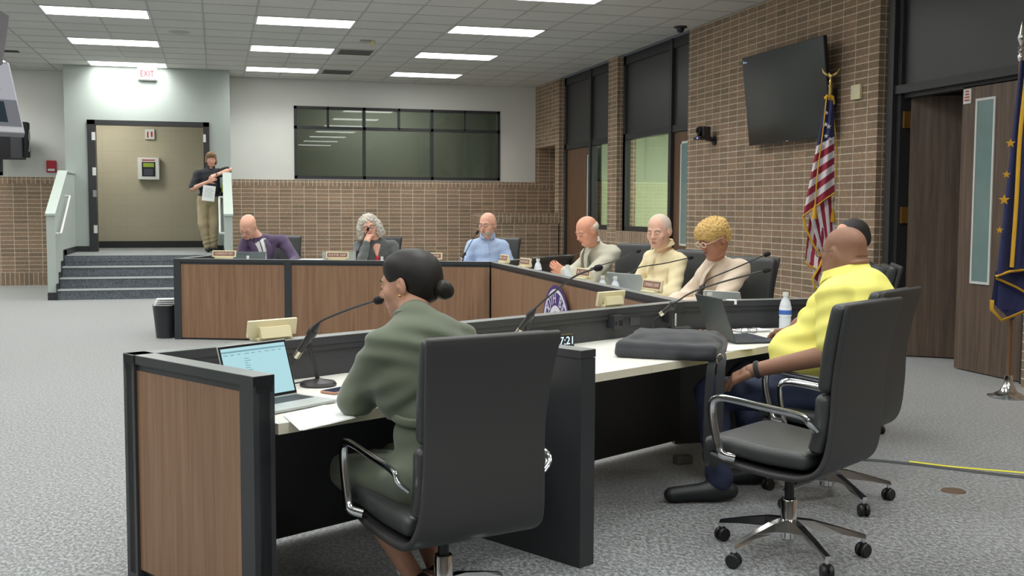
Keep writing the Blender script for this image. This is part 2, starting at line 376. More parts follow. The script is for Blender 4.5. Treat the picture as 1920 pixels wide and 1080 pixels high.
# rooms behind: lit green room and a dark one
m_green = mat('pale_green_wall', rgb(206, 214, 190), .9); m_greenb = brick('green_painted_block', .42, .21, rgb(214, 222, 186), rgb(212, 220, 184), rgb(196, 206, 166), ms=.008, nv=.12)
b = MB(); b.box((XR+TH, 18.55, 0), (10.5, 18.62, 3.6)); b.box((10.5, 13.3, 0), (10.6, 18.6, 3.6)); b.box((XR+TH, 13.2, 0), (10.6, 13.3, 3.6)); b.box((XR+TH, 13.2, 2.95), (10.6, 18.62, 3.05))
S('wall_green_room', b, m_green)
S('wall_green_room_lower', MB().box((XR+TH, 18.53, 0), (10.5, 18.56, 1.95)).box((10.47, 13.3, 0), (10.5, 18.6, 1.95)), m_greenb)
S('floor_green_room', MB().box((XR+TH, 13.2, -.05), (10.6, 24.6, 0)), m_carpet)
m_drk = mat('dark_room_wall', rgb(74, 72, 66), .9)
S('wall_dark_room', MB().box((XR+TH, 24.4, 0), (10.6, 24.5, 3.6)).box((10.5, 18.62, 0), (10.6, 24.5, 3.6)).box((XR+TH, 18.62, 3), (10.6, 24.5, 3.1)), m_drk)
o = struct(MB().box((8.0, 15.2, 2.93), (8.6, 16.4, 2.949)).build('ceiling_green_room_light', emat('green_room_lamp', (1, 1, .95, 1), 80)))
# double door opening at the right
f = MB(); x0, x1 = FX, FX+.14
f.box((x0, 9.36, 0), (x1, 9.576, CEIL)); f.box((x0-.05, 9.42, 0), (x0, 9.52, CEIL)); f.box((x0, 7.45, 0), (x1, 7.6, CEIL))
f.box((x0-.03, 7.45, 2.58), (x1, 9.42, 2.66)); f.box((x0, 7.45, CEIL-.1), (x1, 9.4, CEIL)); f.box((x0+.04, 7.45, 2.54), (x1, 9.4, 2.6))
tr = S('trim_2', f, m_frame)
struct(MB().box((x0+.04, 7.5, 2.64), (x0+.07, 9.4, CEIL-.05)).build('spandrel_panel', m_panel, tr))
d4 = struct(MB().box((x0+.04, 7.63, .012), (x0+.085, 8.49, 2.55)).build('door_4', m_door))
gy0, gy1, gz0, gz1 = 8.07, 8.28, .82, 2.41
g = MB(); t = .022
for a, b_ in (((gy0-t, gz0-t), (gy1+t, gz0)), ((gy0-t, gz1), (gy1+t, gz1+t)), ((gy0-t, gz0), (gy0, gz1)), ((gy1, gz0), (gy1+t, gz1))):
    g.box((x0+.028, a[0], a[1]), (x0+.042, b_[0], b_[1]))
struct(g.build('light_frame', m_whitep, d4))
struct(MB().box((x0+.034, gy0, gz0), (x0+.04, gy1, gz1)).build('door_light', MATS['teal_frosted_glass'], d4))
# open leaf, swung out into the corridor
dv = Vector((.80, -.60, 0)).normalized(); nv = Vector((dv.y, -dv.x, 0))
mt = frame((6.56, 9.32, 0), dv, -nv, (0, 0, 1))
d5 = struct(MB().box((0, 0, .012), (.95, .045, 2.55), mt=mt).build('door_5', m_door))
for z in (.35, 1.32, 2.25):
    struct(MB().box((6.50, 9.335, z), (6.575, 9.362, z+.16)).build('hinge', mat('brass_hinge', rgb(176, 130, 70), .4, metal=.6), d5))
st = MB().box((x0+.03, 8.37, 2.4), (x0+.04, 8.47, 2.53)).build('door_notice', m_whitep)
tag(st, 'small white notice with red print at the top corner of the closed brown door', 'sign')
mm_red = mat('red_ink', rgb(200, 60, 60), .6)
tx = MB()
for k in range(4): tx.box((x0+.0285, 8.385+.004*k, 2.425+.026*k), (x0+.03, 8.455-.004*k, 2.437+.026*k))
tx.build('print_lines', mm_red, st)
S('wall_corridor', MB().box((9.4, 7.2, 0), (9.5, 9.9, 3.2)).box((XR+TH, 9.6, 0), (9.5, 9.7, 3.2)).box((XR+TH, 7.35, 0), (9.5, 7.45, 3.2)).box((XR+TH, 7.3, 2.9), (9.5, 9.8, 3)), mat('corridor_wall', rgb(170, 165, 150), .9))
# unseen left and back walls
S('wall_left', MB().box((-9.2, -5, 0), (-9, 21.8, CEIL)), m_white)
S('wall_back', MB().box((-9, -5.2, 0), (6.4, -5, CEIL)), mat('brown_back_wall', rgb(150, 140, 128), .9))
# ---- vestibule box, landing, steps, cheek walls
LZ = .65
DX0, DX1, DZ1 = -2.17, -.096, 2.977
v = MB(); v.box((VX0, VY, 0), (DX0, VY+.2, CEIL)); v.box((DX1, VY, 0), (VX1, VY+.2, CEIL)); v.box((DX0, VY, DZ1), (DX1, VY+.2, CEIL)); v.box((VX0, VY+.2, 0), (VX0+.12, YF+.26, CEIL)); v.box((VX1-.12, VY+.2, 0), (VX1, YF+.26, CEIL))
S('wall_vestibule', v, m_gg)
f = MB(); fw = .13
f.box((DX0, VY-.03, LZ), (DX0+fw, VY+.22, DZ1)); f.box((DX1-fw*.8, VY-.03, LZ), (DX1, VY+.22, DZ1)); f.box((DX0, VY-.03, DZ1-.08), (DX1, VY+.22, DZ1))
fr = S('trim_3', f, m_frame)
for z in (.98, 1.62, 2.0, 2.62): struct(MB().box((DX0+.075, VY-.034, z), (DX0+fw+.004, VY+.02, z+(.14 if z != 1.62 else .12))).build('hinge', m_steel if z == 1.62 else m_whitep, fr))
struct(MB().box((DX1-fw*.8-.004, VY-.034, 2.62), (DX1-.06, VY+.02, 2.76)).build('hinge', m_whitep, fr))
S('wall_hall', MB().box((-4, 22.5, 0), (.75, 22.6, 3.6)).box((-4.1, YF+.26, 0), (-4, 22.6, 3.6)).box((.7, YF+.26, 0), (.78, 22.6, 3.6)), m_beige)
S('ceiling_hall', MB().box((VX0+.12, VY+.2, 3.4), (VX1-.12, YF+.26, 3.5)).box((-4, YF+.26, 3.4), (.75, 22.6, 3.5)), m_tile)
S('baseboard_hall', MB().box((-4, 22.47, LZ), (.7, 22.5, LZ+.13)), m_base)
struct(MB().box((-2.3, 21.1, 3.37), (-1.7, 21.7, 3.399)).build('ceiling_hall_light', emat('hall_lamp', (1, .97, .9, 1), 22)))
SX0, SX1 = -2.40, .13
rz = .1625; ys = [18.06, 18.36, 18.66, 18.96]
lf = MB().box((SX0, 18.96, LZ-.08), (SX1, 20.62, LZ)).box((VX0+.1, 20.62, LZ-.08), (VX1-.1, YF+.26, LZ)).box((-4, YF+.26, LZ-.08), (.75, 22.6, LZ))
S('floor_landing', lf, m_carpet)
s = MB()
for k, y in enumerate(ys): s.box((SX0, y, k*rz), (SX1, 20.6, (k+1)*rz-(.002 if k < 3 else .075)))
s.box((SX0, ys[3]-.004, LZ-.1), (SX1, ys[3]+.0, LZ-.001))
stp = S('floor_steps', s, m_riser)
n = MB()
for k, y in enumerate(ys[:3]): n.box((SX0+.01, y-.012, (k+1)*rz-.02), (SX1-.01, y+.03, (k+1)*rz+.003))
struct(n.build('nosing', mat('grey_nosing', rgb(190, 194, 192), .6), stp))
def cheek(name, x0, x1, inner):
    prof = [(18.06, 0), (20.62, 0), (20.62, 2.03), (19.62, 2.03), (18.06, 1.32)]
    m = MB(); n_ = len(prof)
    vs = [(x0, y, z) for y, z in prof]+[(x1, y, z) for y, z in prof]
    m.add(vs, [tuple(range(n_)), tuple(range(n_, 2*n_))[::-1]]+[(i, n_+i, n_+(i+1) % n_, (i+1) % n_) for i in range(n_)])
    o = S(name, m, m_gg)
    cx0, cx1 = x0-.012, x1+.012
    cap = MB(); pr = [(18.045, 1.305), (19.61, 2.018), (20.62, 2.018), (20.62, 2.05), (19.6, 2.05), (18.045, 1.34)]
    vs = [(cx0, y, z) for y, z in pr]+[(cx1, y, z) for y, z in pr]; k = 6
    cap.add(vs, [tuple(range(k))[::-1], tuple(range(k, 2*k))]+[(i, (i+1) % k, k+(i+1) % k, k+i) for i in range(k)])
    struct(cap.build('wall_cap', mat('cheek_cap_paint', rgb(178, 189, 181), .7), o))
    struct(MB().box((x0-.004, 18.052, 0), (x1+.004, 18.06, .12)).build('baseboard', m_base, o))
    # handrail on the inner side, following the stairs
    hx = inner
    sgn = 1 if inner > (x0+x1)/2 else -1
    wx = x1 if sgn > 0 else x0
    pts = [(wx, 19.35, 1.62), (hx, 19.35, 1.62), (hx, 19.28, 1.585), (hx, 18.22, 1.06), (hx, 18.15, 1.03), (wx, 18.15, 1.03)]
    h = MB().tube(pts, .019, 8).build('handrail', m_whitep, None, True)
    tag(h, 'white metal handrail on the %s grey-green half wall of the steps' % ('left' if sgn > 0 else 'right'), 'handrail')
    return o
cheek('wall_stair_left', -2.525, -2.40, -2.33); cheek('wall_stair_right', .13, .255, .06)
sk = MB()
for k, y in enumerate(ys): sk.box((SX0, y-.04, k*rz), (SX0+.012, y+.3, (k+1)*rz+.09))
sk.box((SX0, ys[3], LZ), (SX0+.012, VY, LZ+.1)).box((SX1-.012, ys[3], LZ), (SX1, VY, LZ+.1)).box((VX0, VY-.012, LZ), (DX0, VY, LZ+.1)).box((DX1, VY-.012, LZ), (VX1, VY, LZ+.1))
S('baseboard_steps', sk, m_base)
# ---- ceiling lights
m_diff = emat('troffer_diffuser', (1.0, 1.0, .985, 1), 6.0)
def troffer():
    t_ = empty('ceiling_light', (0, 0, 0))
    w_, d_ = 2*T, T
    f = MB(); e = .03
    f.box((0, 0, -.008), (w_, e, .0)); f.box((0, d_-e, -.008), (w_, d_, 0)); f.box((0, 0, -.008), (e, d_, 0)); f.box((w_-e, 0, -.008), (w_, d_, 0))
    f.build('frame', m_whitep, t_)
    MB().box((e, e, -.006), (w_-e, d_-e, -.001)).build('diffuser', m_diff, t_)
    la = bpy.data.lights.new('troffer_lamp', 'AREA'); la.shape = 'RECTANGLE'; la.size = w_-.08; la.size_y = d_-.08
    la.energy = LIGHT_POWER; la.color = (.985, 1, .965); la.spread = math.radians(136)
    lo = bpy.data.objects.new('lamp', la); COL.objects.link(lo); lo.parent = t_; lo.location = (w_/2, d_/2, -.012)
    return t_
tro = troffer(); first = True
cols = {-8: 'far-left', -4: 'left', 0: 'first', 4: 'second', 8: 'third'}
colname = {0: 'in the left column', 4: 'in the middle column', 8: 'in the right column'}
rowname = {10: 'nearest the far wall', 6: 'second from the far wall', 2: 'third from the far wall'}
for ci in (-8, -4, 0, 4, 8):
    for rj in (10, 6, 2, -2, -6, -10, -14, -18, -22):
        if rj <= -14 and ci == -8: continue
        o = tro if first else copy_tree(tro); first = False
        o.location = (GX0+ci*T, GY0+rj*T, CEIL)
        if ci in colname and rj >= 2: lb = 'ceiling light %s %s' % (rowname[rj], colname[ci])
        elif ci == 8 and rj == -2: lb = 'ceiling light whose bottom edge just shows at the top of the picture'
        elif ci == -4 and rj == 10: lb = 'ceiling light cut off at the left edge above the hanging screen'
        else: lb = 'lit ceiling light outside the picture, over the front or left of the room'
        tag(o, lb, 'ceiling light', 'rectangular lit ceiling troffers')
# ================================================================ DESKS
H, TT = .886, .71
m_top = mat('white_desktop', rgb(232, 230, 222), .35, var=.01)
m_edge = mat('desktop_edge', rgb(226, 220, 200), .5)
def seg_box(mb, p, q, n, d0, d1, z0, z1, mi=0):
    """box along p->q, thickness from d0 to d1 along normal n"""
    p, q, n = Vector(p).to_2d(), Vector(q).to_2d(), Vector(n)
    pts = [p+n*d0, q+n*d0, q+n*d1, p+n*d1]
    return mb.prism([(a.x, a.y) for a in pts], z0, z1, mi)
def panel_run(root, p, q, n, posts=(), seams=(), inner=True, wood=True, z0=.0, ends=(0, 0)):
    """upright desk panel from p to q, outer (wood) face at p-q, n points inward"""
    p = Vector(p); q = Vector(q); n = Vector(n).normalized(); u = (q-p).normalized(); L = (q-p).length
    seg_box(MB(), p, q, n, 0, 0, 0, 0)
    seg_box(MB(), p, q, n, 0, 0, 0, 0)
    mb = MB(); seg_box(mb, p, q, n, .022, .066, z0, H-.035); mb.build('modesty_panel', m_black, root)
    mb = MB(); seg_box(mb, p, q, n, 0, .085, H-.035, H-.002); seg_box(mb, p, q, n, .01, .078, H-.06, H-.03); tr_ = mb.build('top_rail', m_black, root)
    mb = MB(); seg_box(mb, p, q, n, .001, .084, H-.002, H); mb.build('rail_glare_cap', m_rail_glare, tr_)  # thin pale slab carries the glare on the black rail's top
    if wood:
        cuts = [0]+list(seams)+[L]
        for a, b in zip(cuts[:-1], cuts[1:]):
            mb = MB(); seg_box(mb, p+u*(a+.004), p+u*(b-.004), n, .008, .024, z0+.02, H-.06); mb.build('wood_panel', m_wood, root)
    for a in posts:
        mb = MB(); seg_box(mb, p+u*(a-.04), p+u*(a+.04), n, -.001, .085, 0, H-.001); mb.build('post', m_black, root)
def tabletop(root, poly, z=TT):
    # pale top slab with a slightly warmer edge band
    mb = MB(); mb.prism(poly, z-.038, z)
    n = len(poly)
    for i in range(len(mb.f)):
        mb.m[i] = 0 if i == 1 else 1
    return mb.build('tabletop', [m_top, m_edge], root)
# near desk, left unit
L0 = Vector((-.354, 4.417)); A = Vector((2.708, 6.179)); U = (A-L0).normalized(); N = Vector((U.y, -U.x))
def P(u, n): return L0+U*u+N*n
nd = empty('council_desk', (L0.x, L0.y, 0), label='near desk unit with wood end panel where the woman in green sits', cat='desk', group=None)
nd.location = (0, 0, 0)
sm = 2.20
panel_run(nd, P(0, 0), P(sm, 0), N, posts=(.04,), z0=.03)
E0 = Vector((.111, 3.69)); eu = (E0-L0).normalized(); en = Vector((-eu.y, eu.x))
if en.dot(U) < 0: en = -en
panel_run(nd, L0, E0, en, posts=((E0-L0).length-.04,), z0=.03)
tp = [P(.07, .05), P(sm, .05), P(sm, .86), Vector((.195, 3.76))+en*.0]
tabletop(nd, [(p.x, p.y) for p in tp])
# divider between the two near units
dv0, dv1 = P(1.345, .06), P(1.345, 1.17)
r_ = MB()
dd = (dv1-dv0).normalized()
seg_box(r_, dv0, dv1, (U.x, U.y), 0, .085, .0, H-.035); r_.build('divider_panel', m_black, nd)
r_ = MB(); seg_box(r_, dv0, dv1, (U.x, U.y), -.002, .087, H-.033, H-.002); tr_ = r_.build('top_rail', m_black, nd)
r_ = MB(); seg_box(r_, dv0, dv1, (U.x, U.y), -.001, .086, H-.002, H); r_.build('rail_glare_cap', m_rail_glare, tr_)  # same painted glare on top of the divider rail
# near desk, right unit
nd2 = empty('council_desk', (0, 0, 0), label='near desk unit with the black shoulder bag lying on its white top', cat='desk')
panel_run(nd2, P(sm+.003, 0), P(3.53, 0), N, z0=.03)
tp = [P(sm+.003, .05), P(3.5, .06), Vector((2.80, 6.10)), Vector((3.42, 6.10)), Vector((3.42, 5.62)), P(sm+.003, .86)]
tabletop(nd2, [(p.x, p.y) for p in tp])
mb = MB(); mb.box((3.36, 5.7, 0), (3.40, 6.08, TT-.038)); mb.build('leg_panel', m_black, nd2)
# right desk
rd = empty('council_desk', (0, 0, 0), label='right-hand desk with the purple and white seal on its wood front', cat='desk')
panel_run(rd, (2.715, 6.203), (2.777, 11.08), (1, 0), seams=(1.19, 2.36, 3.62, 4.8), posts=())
rr = Vector((3.66, 6.19))
panel_run(rd, (2.715, 6.115), (3.66, 6.135), (0, 1), wood=False, posts=())
mb = MB().prism([(2.80, 6.2), (3.62, 6.2), (3.64, 11.7), (2.85, 11.1)], TT-.038, TT); mb.m[1] = 0
tabletop(rd, [(2.79, 6.2), (3.62, 6.2), (3.64, 11.85), (2.86, 11.12)])
dvx = Vector((4.214, 12.6)); B = Vector((2.777, 11.12))
panel_run(rd, (B.x+.05, B.y+.02), dvx, (-.7, .7), wood=False, posts=((dvx-B).length-.09,))
# back desk
bd = empty('council_desk', (0, 0, 0), label='long far desk with wood front facing the camera', cat='desk')
BL = Vector((-.457, 12.43)); ub = (B-BL).normalized(); nb = Vector((-ub.y, ub.x))
bl = (B-BL).length
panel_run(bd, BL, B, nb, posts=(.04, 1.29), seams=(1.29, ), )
panel_run(bd, (BL+nb*.05)+ub*0, BL+nb*.95, ub, wood=False)
q = [BL+ub*.06+nb*.06, B+nb*.06, B+nb*.86+ub*.36, BL+ub*.06+nb*.86]
tabletop(bd, [(p.x, p.y) for p in q])
# ================================================================ EXECUTIVE CHAIRS
m_leather = mat('black_leather', rgb(60, 62, 62), .38, bump=.12, bscale=220, spec=.4)
m_leath2 = mat('black_leather_shell', rgb(60, 60, 60), .48, bump=.1, bscale=260, spec=.35)
m_chrome = mat('polished_chrome', rgb(225, 226, 228), .12, metal=1)
m_rub = mat('caster_plastic', rgb(28, 28, 30), .45)
def rrect(w, t, n=5, r=None):
    """rounded rectangle outline, w x t"""
    r = min(w, t)*.49 if r is None else min(r, w*.49, t*.49); out = []
    for cx, cy, a0 in ((w/2-r, t/2-r, 0), (-w/2+r, t/2-r, 90), (-w/2+r, -t/2+r, 180), (w/2-r, -t/2+r, 270)):
        for k in range(n+1):
            a = math.radians(a0+90*k/n); out.append((cx+r*math.cos(a), cy+r*math.sin(a)))
    return out
def pad(pts, w, t, r=.022, puff=0.0):
    """upholstered slab following a side profile pts (y,z); t thickness, w width(s)"""
    p = bez([(0, a, b) for a, b in pts], 6); n = len(p); mb = MB(); rings = []
    W_ = [w(i/(n-1)) if callable(w) else w for i in range(n)]
    def ring(c, tg, ww, tt):
        nrm = Vector((0, -tg.z, tg.y))
        return [c+Vector((a, 0, 0))+nrm*b for a, b in rrect(ww, tt, 4, r)]
    for i in range(n):
        tg = (p[min(i+1, n-1)]-p[max(i-1, 0)]).normalized()
        if i == 0:
            for k, (o_, s_) in enumerate(((0, .35), (.25, .72), (.6, .92))): rings.append(ring(p[0]+tg*(r*o_), tg, W_[0]-2*r*(1-s_), t-2*r*(1-s_)*.9))
            continue
        if i == n-1:
            for o_, s_ in ((.6, .92), (.25, .72), (0, .35)): rings.append(ring(p[-1]-tg*(r*o_), tg, W_[-1]-2*r*(1-s_), t-2*r*(1-s_)*.9))
            continue
        rings.append(ring(p[i], tg, W_[i], t))
    m_ = len(rings[0]); vs = [v for rg in rings for v in rg]
    fs = [(i*m_+k, i*m_+(k+1) % m_, (i+1)*m_+(k+1) % m_, (i+1)*m_+k) for i in range(len(rings)-1) for k in range(m_)]
    fs += [tuple(range(m_))[::-1], tuple((len(rings)-1)*m_+k for k in range(m_))]
    return mb.add(vs, fs)
def make_chair():
    c = empty('office_chair', (0, 0, 0))
    wb = lambda s: .50-.03*math.sin(PI*min(1, s*1.2))
    # shell: one sweep from under the seat front up behind the back
    pad([(.24, .435), (.12, .405), (-.08, .39), (-.20, .405), (-.262, .47), (-.285, .62), (-.292, .78), (-.318, .95), (-.352, 1.095)], lambda s: .50-.045*math.sin(PI*max(0, min(1, (s-.45)*1.9))), .026, .012).build('shell', m_leath2, c, True)
    pad([(.265, .462), (.20, .478), (.0, .462), (-.195, .462)], .485, .072, .03).build('seat_cushion', m_leather, c, True)
    pad([(-.212, .50), (-.236, .60), (-.244, .735)], .47, .062, .026).build('back_cushion', m_leather, c, True)
    pad([(-.245, .742), (-.265, .90), (-.305, 1.088)], lambda s: .455+.03*s, .06, .026).build('head_cushion', m_leather, c, True)
    for sx in (-1, 1):
        x = sx*.285
        pts = [(sx*.255, -.235, .60), (x, -.225, .628), (x, -.19, .655), (x, -.05, .668), (x, .10, .682), (x, .175, .682), (x, .205, .655), (x, .20, .58), (x, .175, .49), (x, .155, .452), (sx*.25, .12, .437)]
        MB().tube(bez(pts, 5), .017, 10, flat=.62).build('armrest', m_chrome, c, True)
    MB().lathe([(.02, .23), (.02, .375), (.05, .38), (.05, .392), (.0, .395)], 16).build('gas_piston', m_rub, c, True)
    MB().lathe([(.028, .07), (.034, .075), (.034, .235), (.030, .242), (.0, .242)], 16).build('column_sleeve', m_chrome, c, True)
    MB().box((-.09, -.11, .365), (.09, .10, .392)).tube([(.09, .02, .38), (.20, .02, .372), (.27, .02, .345)], [.008, .008, .014], 8).build('tilt_mechanism', m_rub, c, True)
    for k in range(5):
        a = 2*PI*k/5+.35; rt = rotz(a)
        l = MB()
        sec = [(.02, .105, .16, .026), (.10, .112, .152, .022), (.22, .098, .122, .017), (.318, .080, .094, .014)]
        vs = []
        for x, zb, zt, hw in sec: vs += [(x, -hw, zb), (x, hw, zb), (x, hw*.75, zt), (x, -hw*.75, zt)]
        fs = [(i*4+j, i*4+(j+1) % 4, (i+1)*4+(j+1) % 4, (i+1)*4+j) for i in range(3) for j in range(4)]+[(0, 1, 2, 3), (15, 14, 13, 12)]
        l.add([rt @ Vector(v) for v in vs], fs)
        l.build('base_leg', m_chrome, c, False)
        cs = MB(); q = rt @ Vector((.31, 0, 0)); w = rotz(a*1.7)
        for s_ in (-1, 1):
            mt = Matrix.Translation((q.x, q.y, .03)) @ w @ Matrix.Rotation(PI/2, 4, 'X') @ Matrix.Translation((0, .0, s_*.0145))
            cs.lathe([(.001, -.009), (.026, -.009), (.03, -.004), (.03, .004), (.026, .009), (.001, .009)], 16, mt=mt)
        cs.tube([(q.x, q.y, .03), (q.x, q.y, .062)], .015, 8)
        co = cs.build('caster', m_rub, c, True)
        MB().tube([(q.x, q.y, .058), (q.x, q.y, .092)], .009, 8).build('caster_stem', m_chrome, co, True)
    return c
chair0 = make_chair(); _used = [False]
def place_chair(x, y, az, label, sc=1.0, z=0):
    """az: compass direction the sitter faces, degrees clockwise from +Y"""
    o = copy_tree(chair0) if _used[0] else chair0; _used[0] = True
    o.location = (x, y, z); o.rotation_euler = (0, 0, -math.radians(az)); o.scale = (sc, sc, sc)
    return tag(o, label, 'chair', 'black executive chairs')










def place_chair(x, y, az, label, dz=0):
    """az: compass direction the sitter faces, degrees clockwise from +Y; dz lowers the seat on its piston"""
    o = copy_tree(chair0); o.location = (x, y, 0); o.rotation_euler = (0, 0, -math.radians(az))
    if dz:
        for ch in o.children:
            if ch.name.split('.')[0] in ('shell', 'seat_cushion', 'back_cushion', 'head_cushion', 'armrest', 'tilt_mechanism', 'gas_piston'): ch.location.z -= dz
    return tag(o, label, 'chair', 'black executive chairs')
place_chair(.75, 3.66, -17, 'black leather chair the woman in the green dress sits in', .045)
place_chair(2.30, 4.02, -33, 'empty black leather chair in the right foreground with chrome armrests')
place_chair(2.93, 4.76, -36, 'black leather chair the man in the yellow shirt sits in', .02)
place_chair(3.98, 6.36, -62, 'black chair behind the head of the man in the yellow shirt')
place_chair(.78, 13.62, 182, 'black chair back showing right of the man in the purple jacket')
place_chair(1.90, 12.98, 190, 'black chair back right of the woman with curly grey hair')
place_chair(3.18, 12.35, 200, 'black chair back right of the man in the blue shirt')
place_chair(3.90, 10.22, -125, 'black chair behind the man in the pale grey suit')
place_chair(3.76, 8.52, -120, 'black chair between the man in pale yellow and the blonde woman')
place_chair(3.58, 7.22, -125, 'black chair behind the blonde woman in the beige blazer')
for _o in [chair0]+list(chair0.children_recursive): bpy.data.objects.remove(_o, do_unlink=True)
# ================================================================ ORGANIC SHAPES (signed-distance fields turned into one continuous mesh)
def _V(a): return np.array(a, float)
def cap(a, b, ra, rb=None, k=.02, sub=False, fl=None): return dict(t='c', a=_V(a), b=_V(b), ra=ra, rb=ra if rb is None else rb, k=k, sub=sub)
def ell(c, r, R=None, k=.02, sub=False): return dict(t='e', c=_V(c), r=_V(r), R=np.eye(3) if R is None else np.array(R, float), k=k, sub=sub)
def rbx(c, h, R=None, rd=.01, k=.01, sub=False): return dict(t='b', c=_V(c), h=_V(h), R=np.eye(3) if R is None else np.array(R, float), rd=rd, k=k, sub=sub)
def _bb(p):
    if p['t'] == 'c':
        r = max(p['ra'], p['rb']); return np.minimum(p['a'], p['b'])-r, np.maximum(p['a'], p['b'])+r
    if p['t'] == 'e': e = np.abs(p['R']) @ p['r']; return p['c']-e, p['c']+e
    e = np.abs(p['R']) @ (p['h']+p['rd']); return p['c']-e, p['c']+e
def _dist(p, X, Y, Z):
    if p['t'] == 'c':
        a, b = p['a'], p['b']; ab = b-a; L = max(float(ab@ab), 1e-9)
        px, py, pz = X-a[0], Y-a[1], Z-a[2]
        h = np.clip((px*ab[0]+py*ab[1]+pz*ab[2])/L, 0, 1)
        return np.sqrt((px-ab[0]*h)**2+(py-ab[1]*h)**2+(pz-ab[2]*h)**2)-(p['ra']+(p['rb']-p['ra'])*h)
    c = p['c']; R = p['R']; x, y, z = X-c[0], Y-c[1], Z-c[2]
    lx = x*R[0, 0]+y*R[1, 0]+z*R[2, 0]; ly = x*R[0, 1]+y*R[1, 1]+z*R[2, 1]; lz = x*R[0, 2]+y*R[1, 2]+z*R[2, 2]
    if p['t'] == 'e':
        r = p['r']; k0 = np.sqrt((lx/r[0])**2+(ly/r[1])**2+(lz/r[2])**2)
        k1 = np.sqrt((lx/r[0]**2)**2+(ly/r[1]**2)**2+(lz/r[2]**2)**2)+1e-9
        return k0*(k0-1)/k1
    h = p['h']; qx, qy, qz = np.abs(lx)-h[0], np.abs(ly)-h[1], np.abs(lz)-h[2]
    return np.sqrt(np.maximum(qx, 0)**2+np.maximum(qy, 0)**2+np.maximum(qz, 0)**2)+np.minimum(np.maximum(qx, np.maximum(qy, qz)), 0)-p['rd']
def sdf(prims, vox, noise=None, cut=None, off=0.0):
    """returns MB. noise: f(X,Y,Z)->offset; cut: list of (point, normal) half-spaces kept where (p-pt).n < 0"""
    un = [p for p in prims if not p['sub']]
    lo = np.min([_bb(p)[0] for p in un], 0)-3*vox-.012; hi = np.max([_bb(p)[1] for p in un], 0)+3*vox+.012
    n = np.ceil((hi-lo)/vox).astype(int)+1
    F = np.full(n, 1.0, np.float32)
    ax = [(lo[i]+np.arange(n[i])*vox).astype(np.float32) for i in range(3)]
    for p in prims:
        a, b = _bb(p); pad = p['k']+4*vox+.012
        i0 = np.maximum(((a-pad-lo)/vox).astype(int), 0); i1 = np.minimum(((b+pad-lo)/vox).astype(int)+2, n)
        if (i1 <= i0).any(): continue
        sl = tuple(slice(i0[i], i1[i]) for i in range(3))
        X, Y, Z = ax[0][sl[0]][:, None, None], ax[1][sl[1]][None, :, None], ax[2][sl[2]][None, None, :]
        d = _dist(p, X, Y, Z); k = max(p['k'], 1e-4); f = F[sl]
        if p['sub']:
            d = -d; h = np.maximum(k-np.abs(f-d), 0)/k; F[sl] = np.maximum(f, d)+h*h*k*.25
        else:
            h = np.maximum(k-np.abs(f-d), 0)/k; F[sl] = np.minimum(f, d)-h*h*k*.25
    G = np.meshgrid(*ax, indexing='ij', sparse=True)
    if noise is not None: F = F+noise(*G).astype(np.float32)
    if off: F = F-off
    if cut:
        for pt, nn in cut: F = np.maximum(F, ((G[0]-pt[0])*nn[0]+(G[1]-pt[1])*nn[1]+(G[2]-pt[2])*nn[2]).astype(np.float32))
    return nets(F, lo, vox)
def nets(F, lo, vox):
    S_ = F < 0
    c = [S_[i:i+S_.shape[0]-1, j:j+S_.shape[1]-1, k:k+S_.shape[2]-1] for i in (0, 1) for j in (0, 1) for k in (0, 1)]
    cnt = sum(x.astype(np.int8) for x in c); act = (cnt > 0) & (cnt < 8)
    idx = np.full(act.shape, -1, np.int64); I = np.argwhere(act); idx[act] = np.arange(len(I))
    if len(I) == 0: return MB()
    acc = np.zeros((len(I), 3)); num = np.zeros(len(I))
    for a_ in range(3):
        o1, o2 = [x for x in range(3) if x != a_]
        for u_ in (0, 1):
            for v_ in (0, 1):
                A_ = I.copy(); A_[:, o1] += u_; A_[:, o2] += v_; B_ = A_.copy(); B_[:, a_] += 1
                fa = F[A_[:, 0], A_[:, 1], A_[:, 2]].astype(float); fb = F[B_[:, 0], B_[:, 1], B_[:, 2]].astype(float)
                m_ = (fa < 0) != (fb < 0); t = np.where(m_, fa/(fa-fb+1e-12*(fa == fb)), 0)
                P_ = A_.astype(float); P_[:, a_] += t; acc[m_] += P_[m_]; num[m_] += 1
    V_ = lo+(acc/num[:, None])*vox
    fs = []
    for a_ in range(3):
        o1, o2 = [(1, 2), (2, 0), (0, 1)][a_]
        sl0 = [slice(None)]*3; sl1 = [slice(None)]*3; sl0[a_] = slice(0, -1); sl1[a_] = slice(1, None)
        E_ = S_[tuple(sl0)] != S_[tuple(sl1)]; K = np.argwhere(E_)
        K = K[(K[:, o1] > 0) & (K[:, o2] > 0)]
        K = K[(K[:, o1] < F.shape[o1]-1) & (K[:, o2] < F.shape[o2]-1)]
        if not len(K): continue
        def g(d1, d2):
            Q = K.copy(); Q[:, o1] -= d1; Q[:, o2] -= d2; return idx[Q[:, 0], Q[:, 1], Q[:, 2]]
        q = np.stack([g(1, 1), g(0, 1), g(0, 0), g(1, 0)], 1)
        ins = S_[K[:, 0], K[:, 1], K[:, 2]]
        q[~ins] = q[~ins][:, ::-1]; fs.append(q)
    q = np.concatenate(fs); q = q[(q >= 0).all(1)]
    mb = MB(); mb.v = [tuple(x) for x in V_]; mb.f = [tuple(int(y) for y in x) for x in q]; mb.m = [0]*len(mb.f)
    return mb
def Rm(right, fwd, up): return np.array([right, fwd, up], float).T
